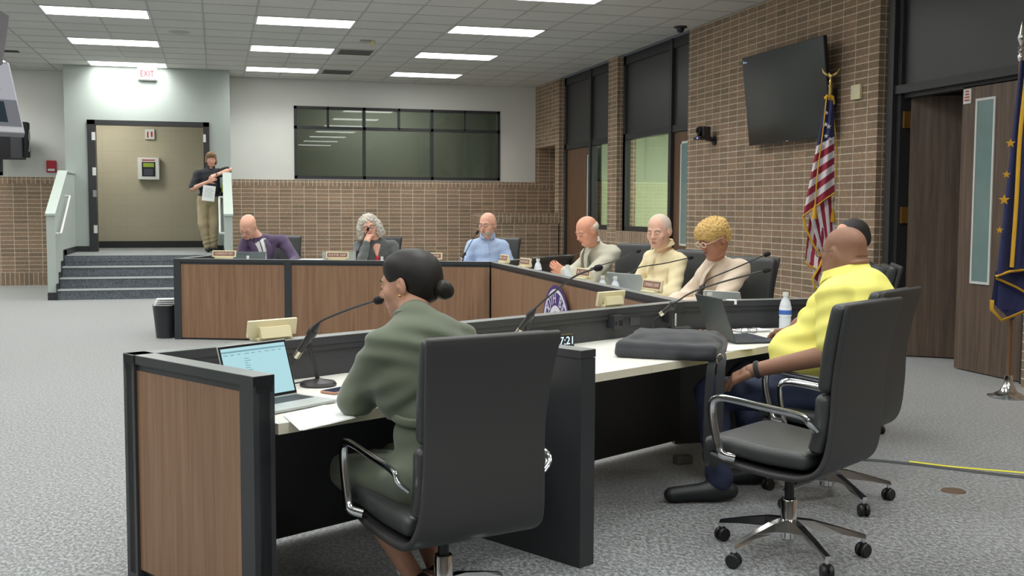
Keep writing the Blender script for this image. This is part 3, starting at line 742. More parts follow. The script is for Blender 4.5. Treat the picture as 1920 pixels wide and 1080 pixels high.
def Reul(yaw=0, pitch=0, roll=0):
    """head orientation in a person's frame: yaw + = to own left, pitch + = looking up, roll + = tilting to own right"""
    M_ = Matrix.Rotation(math.radians(yaw), 3, 'Z') @ Matrix.Rotation(math.radians(pitch), 3, 'X') @ Matrix.Rotation(math.radians(roll), 3, 'Y')
    return np.array(M_)
def fold(amp, fx, fy, fz, seed=0):
    fx, fy, fz = fx*1.7, fy*1.7, fz*1.7
    r = np.random.RandomState(seed); ph = r.rand(6)*6.28
    return lambda X, Y, Z: amp*(np.sin(X*fx+Z*fz*.6+ph[0]+1.3*np.sin(Y*fy*.7+ph[1]))*np.sin(Z*fz+Y*fy*.5+ph[2]+1.2*np.sin(X*fx*.5+ph[3])))
def rough(amp, f, seed=0):
    r = np.random.RandomState(seed); ph = r.rand(9)*6.28
    return lambda X, Y, Z: amp*(np.sin(X*f+ph[0]+np.sin(Y*f*.8+ph[1]))*np.sin(Y*f*1.1+ph[2]+np.sin(Z*f*.9+ph[3]))*np.sin(Z*f+ph[4]+np.sin(X*f*.7+ph[5])))
def head_prims(C, R, s=1.0, jaw=1.0, fat=0.0, nose=1.0):
    C = _V(C); P_ = lambda x, y, z: C+R@(_V((x, y, z))*s)
    S3 = lambda *a: _V(a)*s
    f = 1+fat; L = []
    L.append(ell(P_(0, -.014, .034), S3(.077*f, .098, .086), R, k=.02))
    L.append(ell(P_(0, .024, -.03), S3(.062*f, .066, .085), R, k=.03*s))
    L.append(ell(P_(0, .022, -.062), S3(.052*f*jaw, .062, .044), R, k=.025*s))
    L.append(ell(P_(0, .062, -.094), S3(.027*jaw, .024, .02), R, k=.025*s))
    L.append(cap(P_(-.034, .076, .020), P_(.034, .076, .020), .013*s, k=.015*s))
    for q in (-1, 1):
        L.append(ell(P_(q*.041*f, .060, -.024), S3(.024, .022, .024), R, k=.02*s))
        L.append(ell(P_(q*.031, .098, .002), S3(.019, .012, .011), R, k=.012*s, sub=True))
        L.append(ell(P_(q*.031, .080, .003), S3(.014, .0125, .0105), R, k=.004*s))
    L.append(cap(P_(0, .086, .012), P_(0, .108*nose, -.024), .0075*s, .0115*s, k=.010*s))
    for q in (-1, 1): L.append(ell(P_(q*.012, .094, -.028), S3(.0085, .0095, .0075), R, k=.006*s))
    L.append(ell(P_(0, .088, -.056), S3(.024, .011, .0065), R, k=.006*s)); L.append(ell(P_(0, .086, -.067), S3(.020, .011, .007), R, k=.006*s))
    L.append(cap(P_(-.021, .100, -.0612), P_(.021, .100, -.0612), .0035*s, k=.004*s, sub=True))
    for q in (-1, 1):
        Re = R@np.array(Matrix.Rotation(q*.38, 3, 'Z')@Matrix.Rotation(-.18, 3, 'X'))
        L.append(ell(P_(q*.080*f, -.008, -.004), S3(.0085, .019, .032), Re, k=.008*s))
        L.append(ell(P_(q*.0905*f, -.002, .000), S3(.007, .010, .019), Re, k=.004*s, sub=True)); L.append(ell(P_(q*.084*f, .004, -.008), S3(.005, .006, .008), Re, k=.004*s))
    return L
def neck_prims(C, R, nb, s=1.0, r=.056): return [cap(_V(C)+R@_V((0, -.022, -.045))*s, nb, r*s, r*1.12, k=.03)]
def arm_prims(S_, E, W_, r=(.050, .042, .029), k=.02): return [cap(S_, E, r[0], r[1], k=k), cap(E, W_, r[1], r[2], k=k)]
def hand_prims(W_, D, N_, side, curl=.35, s=1.0, spread=.12, thumb=1.0):
    """W wrist, D towards the fingers, N out of the palm, side +1 when the thumb lies at D x N"""
    W_, D, N_ = _V(W_), _V(D), _V(N_); D /= np.linalg.norm(D); N_ = N_-D*(N_@D); N_ /= np.linalg.norm(N_); T_ = np.cross(D, N_)*side
    L = [rbx(W_+D*.048*s, _V((.028, .036, .004))*s, Rm(T_, D, N_), rd=.011*s, k=.02*s), cap(W_-D*.03, W_+D*.02, .025*s, .026*s, k=.02)]
    for j, (o, ln) in enumerate(((.031, .070), (.0105, .078), (-.0105, .072), (-.031, .056))):
        b = W_+D*(.086-.006*abs(j-1.3))*s+T_*o*s; d = D+T_*(o*spread*8); d /= np.linalg.norm(d); a = curl*(.6+.12*j); p = b
        for q, (fr, rr) in enumerate(((.44, .0092), (.32, .0083), (.24, .0074))):
            d2 = d*math.cos(a)+N_*math.sin(a); e = p+d2*ln*fr*s; L.append(cap(p, e, rr*s, (rr-.0006)*s, k=.003)); p = e; a += curl*(.9-.1*q)
    b = W_+D*.024*s+T_*.030*s; d = D*.62+T_*.72*thumb+N_*.35; d /= np.linalg.norm(d)
    e = b+d*.034*s; L.append(cap(b, e, .0125*s, .0105*s, k=.012*s)); d = d*.75+D*.45; d /= np.linalg.norm(d); L.append(cap(e, e+d*.036*s, .0102*s, .0085*s, k=.003))
    return L
def merge(*ms):
    o = MB()
    for m_ in ms: o.add(m_.v, m_.f)
    return o
def skinmat(name, c, **k): return mat(name, c, .55, spec=.35, var=.06, vscale=14, sub=.12, **k)
m_eyew = mat('eye_white', rgb(225, 222, 215), .3); m_iris = mat('eye_iris', rgb(50, 38, 30), .2); m_lip = mat('lip_pink', rgb(172, 100, 92), .5)
def face_bits(o, C, R, s=1.0, brow=rgb(90, 70, 55), lip=None, closed=False, lipw=1.0):
    C = _V(C); P_ = lambda x, y, z: C+R@(_V((x, y, z))*s)
    M4 = lambda c: frame(c, R[:, 0], R[:, 1], R[:, 2])
    if not closed:
        for q in (-1, 1):
            MB().ell((0, 0, 0), (.0092*s, .0058*s, .0034*s), 12, mt=M4(P_(q*.031, .0895, .003))).build('eye', m_eyew, o, True)
            MB().ell((0, 0, 0), (.0040*s, .0038*s, .0034*s), 10, mt=M4(P_(q*.031, .0935, .002))).build('iris', m_iris, o, True)
    else:
        for q in (-1, 1): MB().tube([P_(q*.031-.011, .089, -.002), P_(q*.031, .0945, -.005), P_(q*.031+.011, .089, -.002)], .0014*s, 6).build('eyelash', m_iris, o, True)
    mb_ = mat('brow_%d' % int(brow[0]*1000), brow, .9)
    for q in (-1, 1): MB().tube([P_(q*.014, .0925, .021), P_(q*.032, .092, .027), P_(q*.050, .078, .021)], [.0028*s, .0034*s, .002*s], 6).build('eyebrow', mb_, o, True)
    lm = mat('lips_%d' % int(lip[0]*1000), lip, .5) if lip else m_lip
    MB().ell((0, 0, 0), (.021*s*lipw, .006*s, .0040*s), 12, mt=M4(P_(0, .0955, -.0572))).ell((0, 0, 0), (.018*s*lipw, .006*s, .0046*s), 12, mt=M4(P_(0, .0935, -.0662))).build('lips', lm, o, True)
def glasses(o, C, R, s=1.0, m=None, r=.0016, w=.024, h=.017, fw=1.0):
    C = _V(C); P_ = lambda x, y, z: C+R@(_V((x, y, z))*s); g = MB()
    for q in (-1, 1):
        pts = [P_(q*.033+w*math.cos(a), .112-.012*abs(math.cos(a)) if False else .110, .002+h*math.sin(a)) for a in [2*PI*i/16 for i in range(17)]]
        g.tube(pts, r*s, 6, cap=False)
        g.tube([P_(q*(.033+w), .108, .006), P_(q*.084*fw, .06, .008), P_(q*.086*fw, -.005, .010), P_(q*.084*fw, -.018, -.006)], r*.9*s, 6)
    g.tube([P_(-.010, .110, .005), P_(0, .114, .008), P_(.010, .110, .005)], r*s, 6)
    return g.build('glasses', m or mat('glasses_frame_dark', rgb(40, 38, 38), .3), o, True)
# ================================================================ PEOPLE
m_black_cloth = mat('black_cloth', rgb(38, 40, 44), .9, bump=.2, bscale=300, sheen=.2)
m_shoe = mat('black_shoe', rgb(34, 36, 38), .5)
def W2L(o, az, p):
    a = math.radians(az); dx, dy = p[0]-o[0], p[1]-o[1]
    return _V((dx*math.cos(a)-dy*math.sin(a), dx*math.sin(a)+dy*math.cos(a), p[2]))
def seated(J, b=1.0):
    """default seated joints; J overrides"""
    D = dict(pel=(0, 0, .56), bel=(0, .03, .72), che=(0, .0, .94), nb=(0, .0, 1.10), hd=(0, .05, 1.265),
             sL=(-.168*b, -.01, 1.015), sR=(.168*b, -.01, 1.015), eL=(-.235*b, .12, .79), eR=(.235*b, .12, .79), wL=(-.16, .36, .765), wR=(.16, .36, .765),
             hL=(-.10, .02, .55), hR=(.10, .02, .55), kL=(-.14, .44, .55), kR=(.14, .44, .55), aL=(-.14, .42, .12), aR=(.14, .42, .12))
    D.update(J); return {k: _V(v) for k, v in D.items()}
def body_mesh(J, R, s=1.0, hands=(), r=(.047, .040, .028), nr=.056, fine=.005, legs=False, fat=0, jaw=1, extra=(), nose=1.0, neckextra=()):
    pr = head_prims(J['hd'], R, s, fat=fat, jaw=jaw, nose=nose)+neck_prims(J['hd'], R, J['nb'], s, nr)+list(extra)
    head = sdf(pr, .0042)
    pr = neck_prims(J['hd'], R, J['nb'], s, nr*.98)+[cap(J['nb']-_V((0, 0, .03)), J['che'], .05, .075, k=.03), cap(J['che'], J['pel'], .075, .09, k=.03), cap(J['sL'], J['sR'], .035, .035, k=.02)]
    pr += arm_prims(J['sL'], J['eL'], J['wL'], r)+arm_prims(J['sR'], J['eR'], J['wR'], r)
    if legs:
        for q in 'LR': pr += [cap(J['h'+q], J['k'+q], .07, .052, k=.03), cap(J['k'+q], J['a'+q], .052, .034, k=.02)]
    pr += list(neckextra)
    parts = [head, sdf(pr, .009)]
    for h in hands: parts.append(sdf(hand_prims(**h), fine))
    return merge(*parts)
def torso_prims(J, b=1.0, dpt=1.0, belly=0.0, k=.05):
    sL, sR, che, bel, pel, nb = J['sL'], J['sR'], J['che'], J['bel'], J['pel'], J['nb']
    up = che-pel; up /= np.linalg.norm(up); rt = sR-sL; rt /= np.linalg.norm(rt); fw = np.cross(up, rt); R = Rm(rt, fw, up)
    return [ell(che-up*.01, (.160*b, .118*dpt, .19), R, k=k), ell(bel, (.158*b+belly*.4, .118*dpt+belly, .17), R, k=k), ell(pel, (.175*b, .13*dpt, .11), R, k=k),
            cap(sL*.97+nb*.03, nb-up*.030, .058*b, .058, k=.05), cap(sR*.97+nb*.03, nb-up*.030, .058*b, .058, k=.05)]
def sleeve(S_, E, W_, r=(.068, .056, .044), frac=1.0):
    if frac >= 1: return [cap(S_, E, r[0], r[1], k=.035), cap(E, E+(W_-E)*.9, r[1], r[2], k=.03)]
    return [cap(S_, S_+(E-S_)*frac, r[0], r[1], k=.035)]
def collar(o, J, R, m, r=.066, h=.035, open_=.6, tilt=.25, drop=.0):
    """shirt collar: a band round the neck with two points in front"""
    c = J['nb']+(J['hd']-J['nb'])*.26; vs = []; n = 24; up = (J['hd']-J['nb']); up = up/np.linalg.norm(up); up = _V((0, 0, 1))*.6+up*.4
    fw = np.cross(up, _V((1, 0, 0))); fw = _V((0, 1, 0)); rt = _V((1, 0, 0))
    for i in range(n+1):
        a = PI/2+open_*.5+(2*PI-open_)*i/n; f = math.sin(a)
        for rr, z in ((r*.93, h), (r*1.0, h+.004), (r*1.17, -.004-.03*max(f, 0)**3), (r*1.12, -.008-.03*max(f, 0)**3)):
            p = c+rt*(rr*math.cos(a))+fw*(rr*math.sin(a)*1.02)+up*(z-tilt*rr*math.sin(a)-drop); vs.append(p)
    fs = [(i*4+j, i*4+(j+1) % 4, (i+1)*4+(j+1) % 4, (i+1)*4+j) for i in range(n) for j in range(4)]+[(0, 1, 2, 3), (n*4+3, n*4+2, n*4+1, n*4)]
    return MB().add(vs, fs).build('collar', m, o, True)
def legs_prims(J, r=(.088, .066, .05), k=.04): 
    L = [ell(J['pel']-_V((0, 0, .02)), (.18, .14, .10), k=k)]
    for q in 'LR': L += [cap(J['h'+q], J['k'+q], r[0], r[1], k=k), cap(J['k'+q], J['a'+q], r[1], r[2], k=.03)]
    return L
def shoe(J, q, d=(0, 1, 0), m=None, o=None, L_=.17):
    d = _V(d); d /= np.linalg.norm(d); a = J['a'+q].copy(); a[2] = .055
    pr = [cap(a-d*.055, a+d*.04, .043, .047, k=.03), cap(a+d*.04, a+d*L_-_V((0, 0, .015)), .046, .038, k=.03), cap(a, a+_V((0, 0, .05)), .04, .04, k=.03)]
    return sdf(pr, .007, cut=[((0, 0, .008), (0, 0, -1))]).build('shoe', m or m_shoe, o, True)
def person(name, mb, m, org, az, label, group=None):
    o = mb.build(name, m, None, True); o.location = (org[0], org[1], 0); o.rotation_euler = (0, 0, -math.radians(az))
    return tag(o, label, 'person', group)
def hcap(C, R, s, lst, k=.02):
    """hair primitives given in head coordinates: (centre, radii)"""
    C = _V(C); return [ell(C+R@(_V(c)*s), _V(r)*s, R, k=k) for c, r in lst]
def hcut(C, R, s, c, r, k=.01): C = _V(C); return ell(C+R@(_V(c)*s), _V(r)*s, R, k=k, sub=True)

# ---------------------------------------------------------------- woman in the green dress (nearest)
def woman_green():
    O, az = (.76, 3.68), -24
    m_sk = skinmat('skin_warm_light_brown', rgb(196, 150, 126)); m_dr = mat('olive_green_dress', rgb(92, 100, 82), .8, sheen=.25, bump=.08, bscale=30)
    hd = W2L(O, az, (.675, 3.92, 1.172)); R = Reul(yaw=32, pitch=-10, roll=2)
    J = seated(dict(pel=(0, .0, .50), bel=(-.01, .05, .68), che=(-.02, .12, .90), nb=(-.02, .165, 1.045), hd=hd,
        sL=(-.175, .13, .960), sR=(.150, .10, .960), eL=W2L(O, az, (.475, 3.855, .775)), wL=W2L(O, az, (.62, 4.13, .752)), eR=(.27, .30, .785), wR=W2L(O, az, (.86, 4.24, .752)),
        hL=(-.10, .02, .49), hR=(.10, .02, .49), kL=W2L(O, az, (.46, 4.0, .47)), kR=W2L(O, az, (.66, 4.12, .47)), aL=W2L(O, az, (.69, 3.77, .09)), aR=W2L(O, az, (.78, 3.88, .09))), .95)
    hands = [dict(W_=J['wL'], D=(.75, .55, -.1), N_=(0, 0, -1), side=-1, curl=.25), dict(W_=J['wR'], D=(-.6, .7, -.1), N_=(0, 0, -1), side=1, curl=.25)]
    o = person('person', body_mesh(J, R, 1.03, hands, (.04, .036, .025), .05, legs=True), m_sk, O, az, 'woman in an olive green dress with dark hair in a low bun, seen from behind')
    face_bits(o, J['hd'], R, 1.03, rgb(40, 32, 28), closed=True)
    # hair pulled back smooth, with a bun
    hp = hcap(J['hd'], R, 1.03, [((0, -.022, .036), (.086, .106, .087)), ((0, -.06, -.01), (.074, .064, .070)), ((0, .016, .072), (.066, .060, .046))], .03)
    hp += [hcut(J['hd'], R, 1.03, (0, .098, -.045), (.092, .072, .10), .015), hcut(J['hd'], R, 1.03, (.088, .022, -.045), (.035, .05, .065), .012), hcut(J['hd'], R, 1.03, (-.088, .022, -.045), (.035, .05, .065), .012)]
    for q in (-1, 1): hp.append(hcut(J['hd'], R, 1.03, (q*.088, -.010, -.014), (.018, .022, .034), .006))
    hr = sdf(hp, .0042, noise=None)
    m_hr = mat('dark_hair', rgb(33, 30, 28), .5, spec=.35, bump=.10, bscale=260)
    hr.build('hair', m_hr, o, True)
    c = _V(J['hd'])+R@_V((.0, -.132, -.040))
    sdf([ell(c, (.044, .030, .036), R, k=.02), ell(c+R@_V((.01, -.012, -.006)), (.030, .022, .026), R, k=.012), ell(c+R@_V((-.014, -.006, .010)), (.024, .020, .022), R, k=.008), ell(c+R@_V((0, .028, .008)), (.026, .016, .024), R, k=.01)], .004, noise=rough(.002, 120, 3)).build('hair_bun', m_hr, o, True)
    e = _V(J['hd'])+R@_V((-.087, .002, -.040)); MB().ell(tuple(e), (.006, .006, .006), 10).build('earring', mat('gold_earring', rgb(225, 180, 90), .2, metal=1), o, True)
    # dress
    T_ = torso_prims(J, .98, 1.0)+[ell(J['che']-_V((.07, .0, .06)), (.12, .11, .14), k=.05), ell(J['che']+_V((.0, -.02, .07)), (.15, .10, .10), k=.06)]
    T_ += [cap(J['nb']+_V((0, -.008, .02)), J['nb']-_V((0, .01, .04)), .060, .085, k=.03)]
    T_ += sleeve(J['sL'], J['eL'], J['wL'], (.064, .068, .062))[:1]+[cap(J['eL'], J['eL']+(J['wL']-J['eL'])*.35, .062, .058, k=.03)]
    T_ += sleeve(J['sR'], J['eR'], J['wR'], (.062, .060, .058))[:1]+[cap(J['eR'], J['eR']+(J['wR']-J['eR'])*.35, .060, .056, k=.03)]
    def nz(X, Y, Z):
        a = fold(.0032, 9, 12, 22, 5)(X, Y, Z); b = .006*np.sin(Z*85+X*16+2.5*np.sin(X*9))*np.exp(-((Z-.97)/.06)**2)+.006*np.sin(Z*60-X*40+Y*20)*np.exp(-((Z-.80)/.05)**2)
        w = 0
        return a+b+w
    sdf(T_, .0065, noise=nz, cut=[((0, 0, .715), (0, 0, -1))]).build('dress_bodice', m_dr, o, True)
    Sk = [ell(J['pel']+_V((0, 0, .02)), (.185, .155, .12), k=.05), ell(J['bel']-_V((0, 0, .02)), (.150, .118, .12), k=.05)]
    for q in 'LR': Sk += [cap(J['h'+q], J['k'+q], .092, .072, k=.07)]
    Sk += [cap((J['hL']+J['hR'])/2, (J['kL']+J['kR'])/2, .08, .06, k=.06)]
    sdf(Sk, .0075, noise=lambda X, Y, Z: .005*np.sin(X*75+Y*12+2*np.sin(Z*12))*(.4+.6*np.clip((.78-Z)/.25, 0, 1)), cut=[((0, 0, .745), (0, 0, 1))]).build('dress_skirt', m_dr, o, True)
    wc = J['bel']+_V((0, .0, .045)); MB().tube([wc+_V((.152*math.cos(a), .128*math.sin(a), .006*math.sin(3*a))) for a in [2*PI*i/30 for i in range(31)]], .011, 8, flat=1.5, cap=False).build('dress_belt', m_dr, o, True)
    # rolled collar
    mb = MB(); cc = J['nb']+_V((0, .0, .03)); pts = [cc+_V((.063*math.cos(a), .060*math.sin(a), .010*-math.sin(a))) for a in [2*PI*i/20 for i in range(21)]]
    mb.tube(pts, .011, 8, cap=False, flat=1.5); mb.build('dress_collar', m_dr, o, True)
    for q in 'LR': shoe(J, q, (0, 1, 0), o=o, L_=.13)
woman_green()

# ---------------------------------------------------------------- man in the yellow shirt
def man_yellow():
    O, az = (2.99, 4.73), -36
    m_sk = skinmat('skin_deep_brown', rgb(146, 108, 88)); m_sh = mat('yellow_shirt', rgb(247, 240, 128), .8, bump=.08, bscale=25)
    hd = W2L(O, az, (2.985, 4.75, 1.238)); R = Reul(yaw=-12, pitch=-5, roll=0)
    wL = W2L(O, az, (2.50, 4.76, .665)); 
    J = seated(dict(pel=(0, -.04, .56), bel=(0, .12, .735), che=(0, .0, .95), nb=(0, .0, 1.10), hd=hd,
        sL=(-.225, -.03, 1.035), sR=(.235, -.02, 1.04), eL=W2L(O, az, (2.80, 4.50, .775)), wL=wL, eR=(.30, .36, .82), wR=W2L(O, az, (3.13, 5.47, .770)),
        hL=(-.12, .02, .55), hR=(.12, .02, .55), kL=W2L(O, az, (2.42, 5.02, .52)), kR=W2L(O, az, (2.74, 5.30, .54)), aL=W2L(O, az, (2.39, 4.86, .11)), aR=W2L(O, az, (2.74, 5.12, .11))), 1.1)
    dl = (wL-J['eL']); dl = dl/np.linalg.norm(dl)
    hands = [dict(W_=J['wL'], D=dl+_V((0, 0, -.25)), N_=(.3, .2, -.9), side=-1, curl=.3, s=1.1), dict(W_=J['wR'], D=W2L((0, 0), az, (-.75, .62, -.15)), N_=(-.2, 0, -1), side=1, curl=.55, s=1.08)]
    ex = [ell(J['hd']+R@_V((0, .045, -.062)), (.070, .060, .052), R, k=.02), ell(J['hd']+R@_V((0, .03, -.085)), (.074, .072, .045), R, k=.03), cap(J['hd']+R@_V((0, -.01, -.05)), J['nb']+_V((0, -.01, 0)), .080, .088, k=.03),
          ell(J['hd']+R@_V((0, -.078, -.052)), (.076, .046, .019), R, k=.006), ell(J['hd']+R@_V((0, -.078, -.092)), (.082, .050, .020), R, k=.006), cap(J['hd']+R@_V((-.07, -.110, -.030)), J['hd']+R@_V((.07, -.110, -.030)), .007, k=.006, sub=True), cap(J['hd']+R@_V((-.07, -.112, -.072)), J['hd']+R@_V((.07, -.112, -.072)), .007, k=.006, sub=True)]
    o = person('person', body_mesh(J, R, 1.06, hands, (.058, .052, .034), .090, fat=.09, jaw=1.2, extra=ex), m_sk, O, az, 'heavy bald man in a bright yellow short-sleeved shirt seated at the near desk')
    face_bits(o, J['hd'], R, 1.06, rgb(40, 32, 30), lip=rgb(120, 70, 66)); glasses(o, J['hd'], R, 1.06, mat('glasses_frame_brown', rgb(96, 70, 56), .3), .0022, fw=1.08)
    T_ = torso_prims(J, 1.22, 1.25, .10)
    T_ += [ell((0, .15, .69), (.215, .20, .155), k=.08), ell((0, .07, .87), (.19, .13, .17), k=.08), ell((0, -.10, .98), (.20, .14, .19), k=.08), ell((.0, -.05, .72), (.22, .19, .17), k=.08), cap(J['nb']+_V((0, -.02, -.005)), J['nb']-_V((0, .02, .06)), .088, .12, k=.03)]
    for q in 'LR':
        d = J['e'+q]-J['s'+q]; T_ += [cap(J['s'+q], J['s'+q]+d*.80, .083, .088, k=.035)]
    sub = []
    for q in 'LR':
        d = (J['e'+q]-J['s'+q]); L_ = np.linalg.norm(d); d = d/L_
        sub.append(cap(J['s'+q]+d*(L_*.80+.055), J['e'+q]+d*.25, .10, .10, k=.004, sub=True)) if q == 'L' else None
    def nz(X, Y, Z):
        return fold(.006, 10, 12, 26, 11)(X, Y, Z)+.005*np.sin(Z*42+Y*14+2*np.sin(X*8))*np.exp(-((Z-.78)/.12)**2)
    sdf(T_, .008, noise=nz, cut=[((0, 0, .565), (0, .25, -1))]).build('shirt', m_sh, o, True)
    collar(o, J, R, m_sh, .105, .030, .9, .30)
    sdf(legs_prims(J, (.105, .082, .066))+[ell((0, -.02, .54), (.22, .18, .11), k=.05)], .009, noise=fold(.006, 16, 14, 22, 4)).build('trousers', mat('navy_trousers', rgb(38, 46, 72), .85, bump=.1, bscale=120), o, True)
    sdL = W2L((0, 0), az, (-.95, .15, 0)); shoe(J, 'L', sdL, o=o, L_=.24); shoe(J, 'R', sdL, o=o, L_=.22)
    w = J['wL']-dl*.035; a1 = np.cross(dl, _V((0, 0, 1))); a1 /= np.linalg.norm(a1); a2 = np.cross(dl, a1)
    MB().tube([w+a1*.040*math.cos(t)+a2*.040*math.sin(t) for t in [2*PI*i/18 for i in range(19)]], .012, 8, flat=.35, cap=False).build('watch_band', m_black_cloth, o, True)
man_yellow()

# ---------------------------------------------------------------- generic seated official behind a desk
def official(label, O, az, hdw, Rk, skin, top, J=None, s=1.0, fat=0, jaw=1, b=1.0, dpt=1.0, belly=0, tn='shirt', sl=(.066, .056, .046), frac=1.0, hair=None, hairm=None, hn=None, gl=None, closed=False, brow=rgb(150, 130, 115), hands=None, seed=1, lip=None, nz=.0045, trous=None, nose=1.0, hv=.005, nr=.056, noiseh=None, vneck=None):
    s *= 1.09; hd = W2L(O, az, hdw); R = Reul(**Rk); JJ = dict(hd=hd); JJ.update(J or {}); J = seated(JJ, b)
    hh = []
    for h in (hands or []):
        h = dict(h); h['W_'] = J[h.pop('at')]; hh.append(h)
    if hands is None: hh = [dict(W_=J['wL'], D=(.5, .8, -.1), N_=(0, 0, -1), side=-1, curl=.3), dict(W_=J['wR'], D=(-.5, .8, -.1), N_=(0, 0, -1), side=1, curl=.3)]
    o = person('person', body_mesh(J, R, s, hh, fat=fat, jaw=jaw, nose=nose, nr=nr), skin, O, az, label)
    face_bits(o, J['hd'], R, s, brow, lip, closed)
    if gl: glasses(o, J['hd'], R, s, gl[0], gl[1])
    T_ = torso_prims(J, b, dpt, belly)+[cap(J['nb']-_V((0, .01, .015)), J['nb']-_V((0, .015, .05)), .064, .09, k=.03)]
    T_ += sleeve(J['sL'], J['eL'], J['wL'], sl, frac)+sleeve(J['sR'], J['eR'], J['wR'], sl, frac)
    if vneck: T_ += vneck(J)
    sdf(T_, .009, noise=fold(nz, 12, 13, 27, seed)).build(tn, top, o, True)
    sdf(legs_prims(J), .012).build('trousers', trous or mat('dark_trousers', rgb(48, 50, 58), .85), o, True)
    for q in 'LR': shoe(J, q, o=o)
    if hair:
        pr = []
        for h in hair:
            c, r = h[0], h[1]; p = ell(_V(J['hd'])+R@(_V(c)*s), _V(r)*s, R, k=h[3] if len(h) > 3 else .02, sub=(len(h) > 2 and h[2])); pr.append(p)
        sdf(pr, hv, noise=noiseh).build('hair', hairm, o, True)
    return o, J, R
sk_pink = skinmat('skin_light_pink', rgb(224, 172, 150)); sk_tan = skinmat('skin_tan', rgb(206, 156, 130)); sk_brown = skinmat('skin_medium_brown', rgb(170, 120, 98))
m_wshirt = mat('white_shirt', rgb(226, 228, 226), .8)
FRINGE = [((0, -.030, .012), (.0835, .092, .062)), ((0, .02, .085), (.10, .11, .058), True, .012), ((0, .105, .0), (.12, .085, .12), True, .01), ((0, -.04, -.075), (.1, .1, .035), True, .01)]
CUTEAR = [((.09, -.004, -.006), (.022, .022, .036), True, .006), ((-.09, -.004, -.006), (.022, .022, .036), True, .006)]
def lapels(o, J, m_in, m_tie=None, w=.055, top=.02, z0=.70, y_=.0, dp=.128, tilt=0):
    """shirt front (and tie) showing in the open jacket"""
    n = 7; vs = []; c = J['che']; nb = J['nb']; pe = J['bel']
    P0 = nb+_V((0, .055, -.01)); P1 = c+_V((0, dp, 0)); P2 = pe+_V((0, dp+.004, -.02))
    pts = bez([P0, P1, P2], 5); m_ = len(pts)
    for i, p in enumerate(pts):
        ww = w*(1-.35*i/(m_-1))
        for j in range(n):
            t = -1+2*j/(n-1); vs.append((p.x+ww*t, p.y-.022*t*t+.006, p.z))
    fs = [(i*n+j, i*n+j+1, (i+1)*n+j+1, (i+1)*n+j) for i in range(m_-1) for j in range(n-1)]
    k = len(vs); vs += [(a, b-.012, c_) for a, b, c_ in vs]; fs += [tuple(q+k for q in f[::-1]) for f in fs]
    MB().add(vs, fs).build('shirt_front', m_in, o, True)
    if m_tie:
        tp_ = [p+Vector((0, .014, 0)) for p in pts]; ws = [.016, .012]+[.014+.014*i/(m_-3) for i in range(m_-2)]
        MB().tube(tp_, ws[:m_], 8, flat=.25).build('tie', m_tie, o, True)
def jacket_lapels(o, J, m, w=.06, dp=.13, wid=.034):
    for q in (-1, 1):
        a = J['nb']+_V((q*.070, -.01, .005)); b = J['nb']+_V((q*(w+.012), .065, -.05)); c = J['che']+_V((q*(w*.9+.010), dp+.008, .0)); d = J['bel']+_V((q*.025, dp+.012, 0))
        MB().tube(bez([a, b, c, d], 6), [wid*.45]*4+[wid*.8]*4+[wid]*6+[wid*.6]*5, 8, flat=.22).build('lapel', m, o, True)
# man in purple jacket
nbk = dict(pel=(.03, 0, .56), bel=(.02, .06, .74), che=(.0, .12, .95), nb=(-.03, .20, 1.08))
o, J, R = official('bald man in a purple jacket with head bowed, leftmost at the far desk', (.52, 13.22), 176, (.355, 13.0, 1.225), dict(yaw=-32, pitch=-38, roll=-8), sk_pink,
    mat('purple_jacket', rgb(78, 62, 92), .85, sheen=.2), J=dict(nb=(.06, .12, 1.10), che=(.02, .06, .95), sL=(-.24, .0, 1.05), sR=(.19, .07, 1.03), eL=(-.36, .18, .82), wL=(-.30, .42, .77), wR=(.12, .40, .765)), b=1.16, tn='jacket', s=1.04, gl=(mat('glasses_frame_steel', rgb(120, 115, 110), .3, metal=.6), .002), closed=True, sl=(.074, .066, .056))
lapels(o, J, m_wshirt, mat('purple_tie', rgb(70, 44, 120), .6), w=.085, dp=.155); jacket_lapels(o, J, MATS['purple_jacket'], .080, .150)
MB().tube(bez([J['nb']+_V((-.05, .03, .03)), J['nb']+_V((-.075, .09, -.06)), J['che']+_V((-.04, .14, -.02)), J['bel']+_V((.0, .15, 0)), J['che']+_V((.045, .145, 0)), J['nb']+_V((.05, .05, .02))], 6), .003, 6).build('lanyard', mat('grey_lanyard', rgb(130, 125, 135), .6), o, True)
# woman with curly grey hair
m_gh = mat('grey_curly_hair', rgb(186, 180, 168), .75, var=.22, vscale=30, bump=.6, bscale=90)
GH = [((0, -.03, .035), (.108, .112, .098)), ((-.085, -.02, -.03), (.055, .075, .085)), ((.085, -.02, -.03), (.055, .075, .085)), ((-.10, -.01, -.09), (.05, .06, .06)), ((.10, -.01, -.085), (.05, .06, .06)), ((0, -.07, -.05), (.10, .065, .10)), ((0, .105, -.035), (.062, .085, .085), True, .02)]
o, J, R = official('woman with curly grey hair and a grey cardigan leaning her head on her hand', (1.78, 12.66), 182, (1.70, 12.55, 1.235), dict(yaw=-6, pitch=-8, roll=14), sk_pink,
    mat('grey_cardigan', rgb(86, 90, 90), .9, sheen=.3), J=dict(eR=(.19, .34, .80), wR=(.115, .24, 1.06), sR=(.19, .05, 1.0), sL=(-.21, .0, 1.0), che=(-.01, .04, .92), nb=(.0, .06, 1.07)), b=1.02, tn='cardigan', gl=(None, .0022), hair=GH, hairm=m_gh, noiseh=rough(.011, 95, 9),
    hands=[dict(at='wR', D=(-.35, -.25, .9), N_=(-.6, -.6, .2), side=1, curl=.7), dict(at='wL', D=(.5, .8, -.1), N_=(0, 0, -1), side=-1, curl=.3)], sl=(.064, .054, .042))
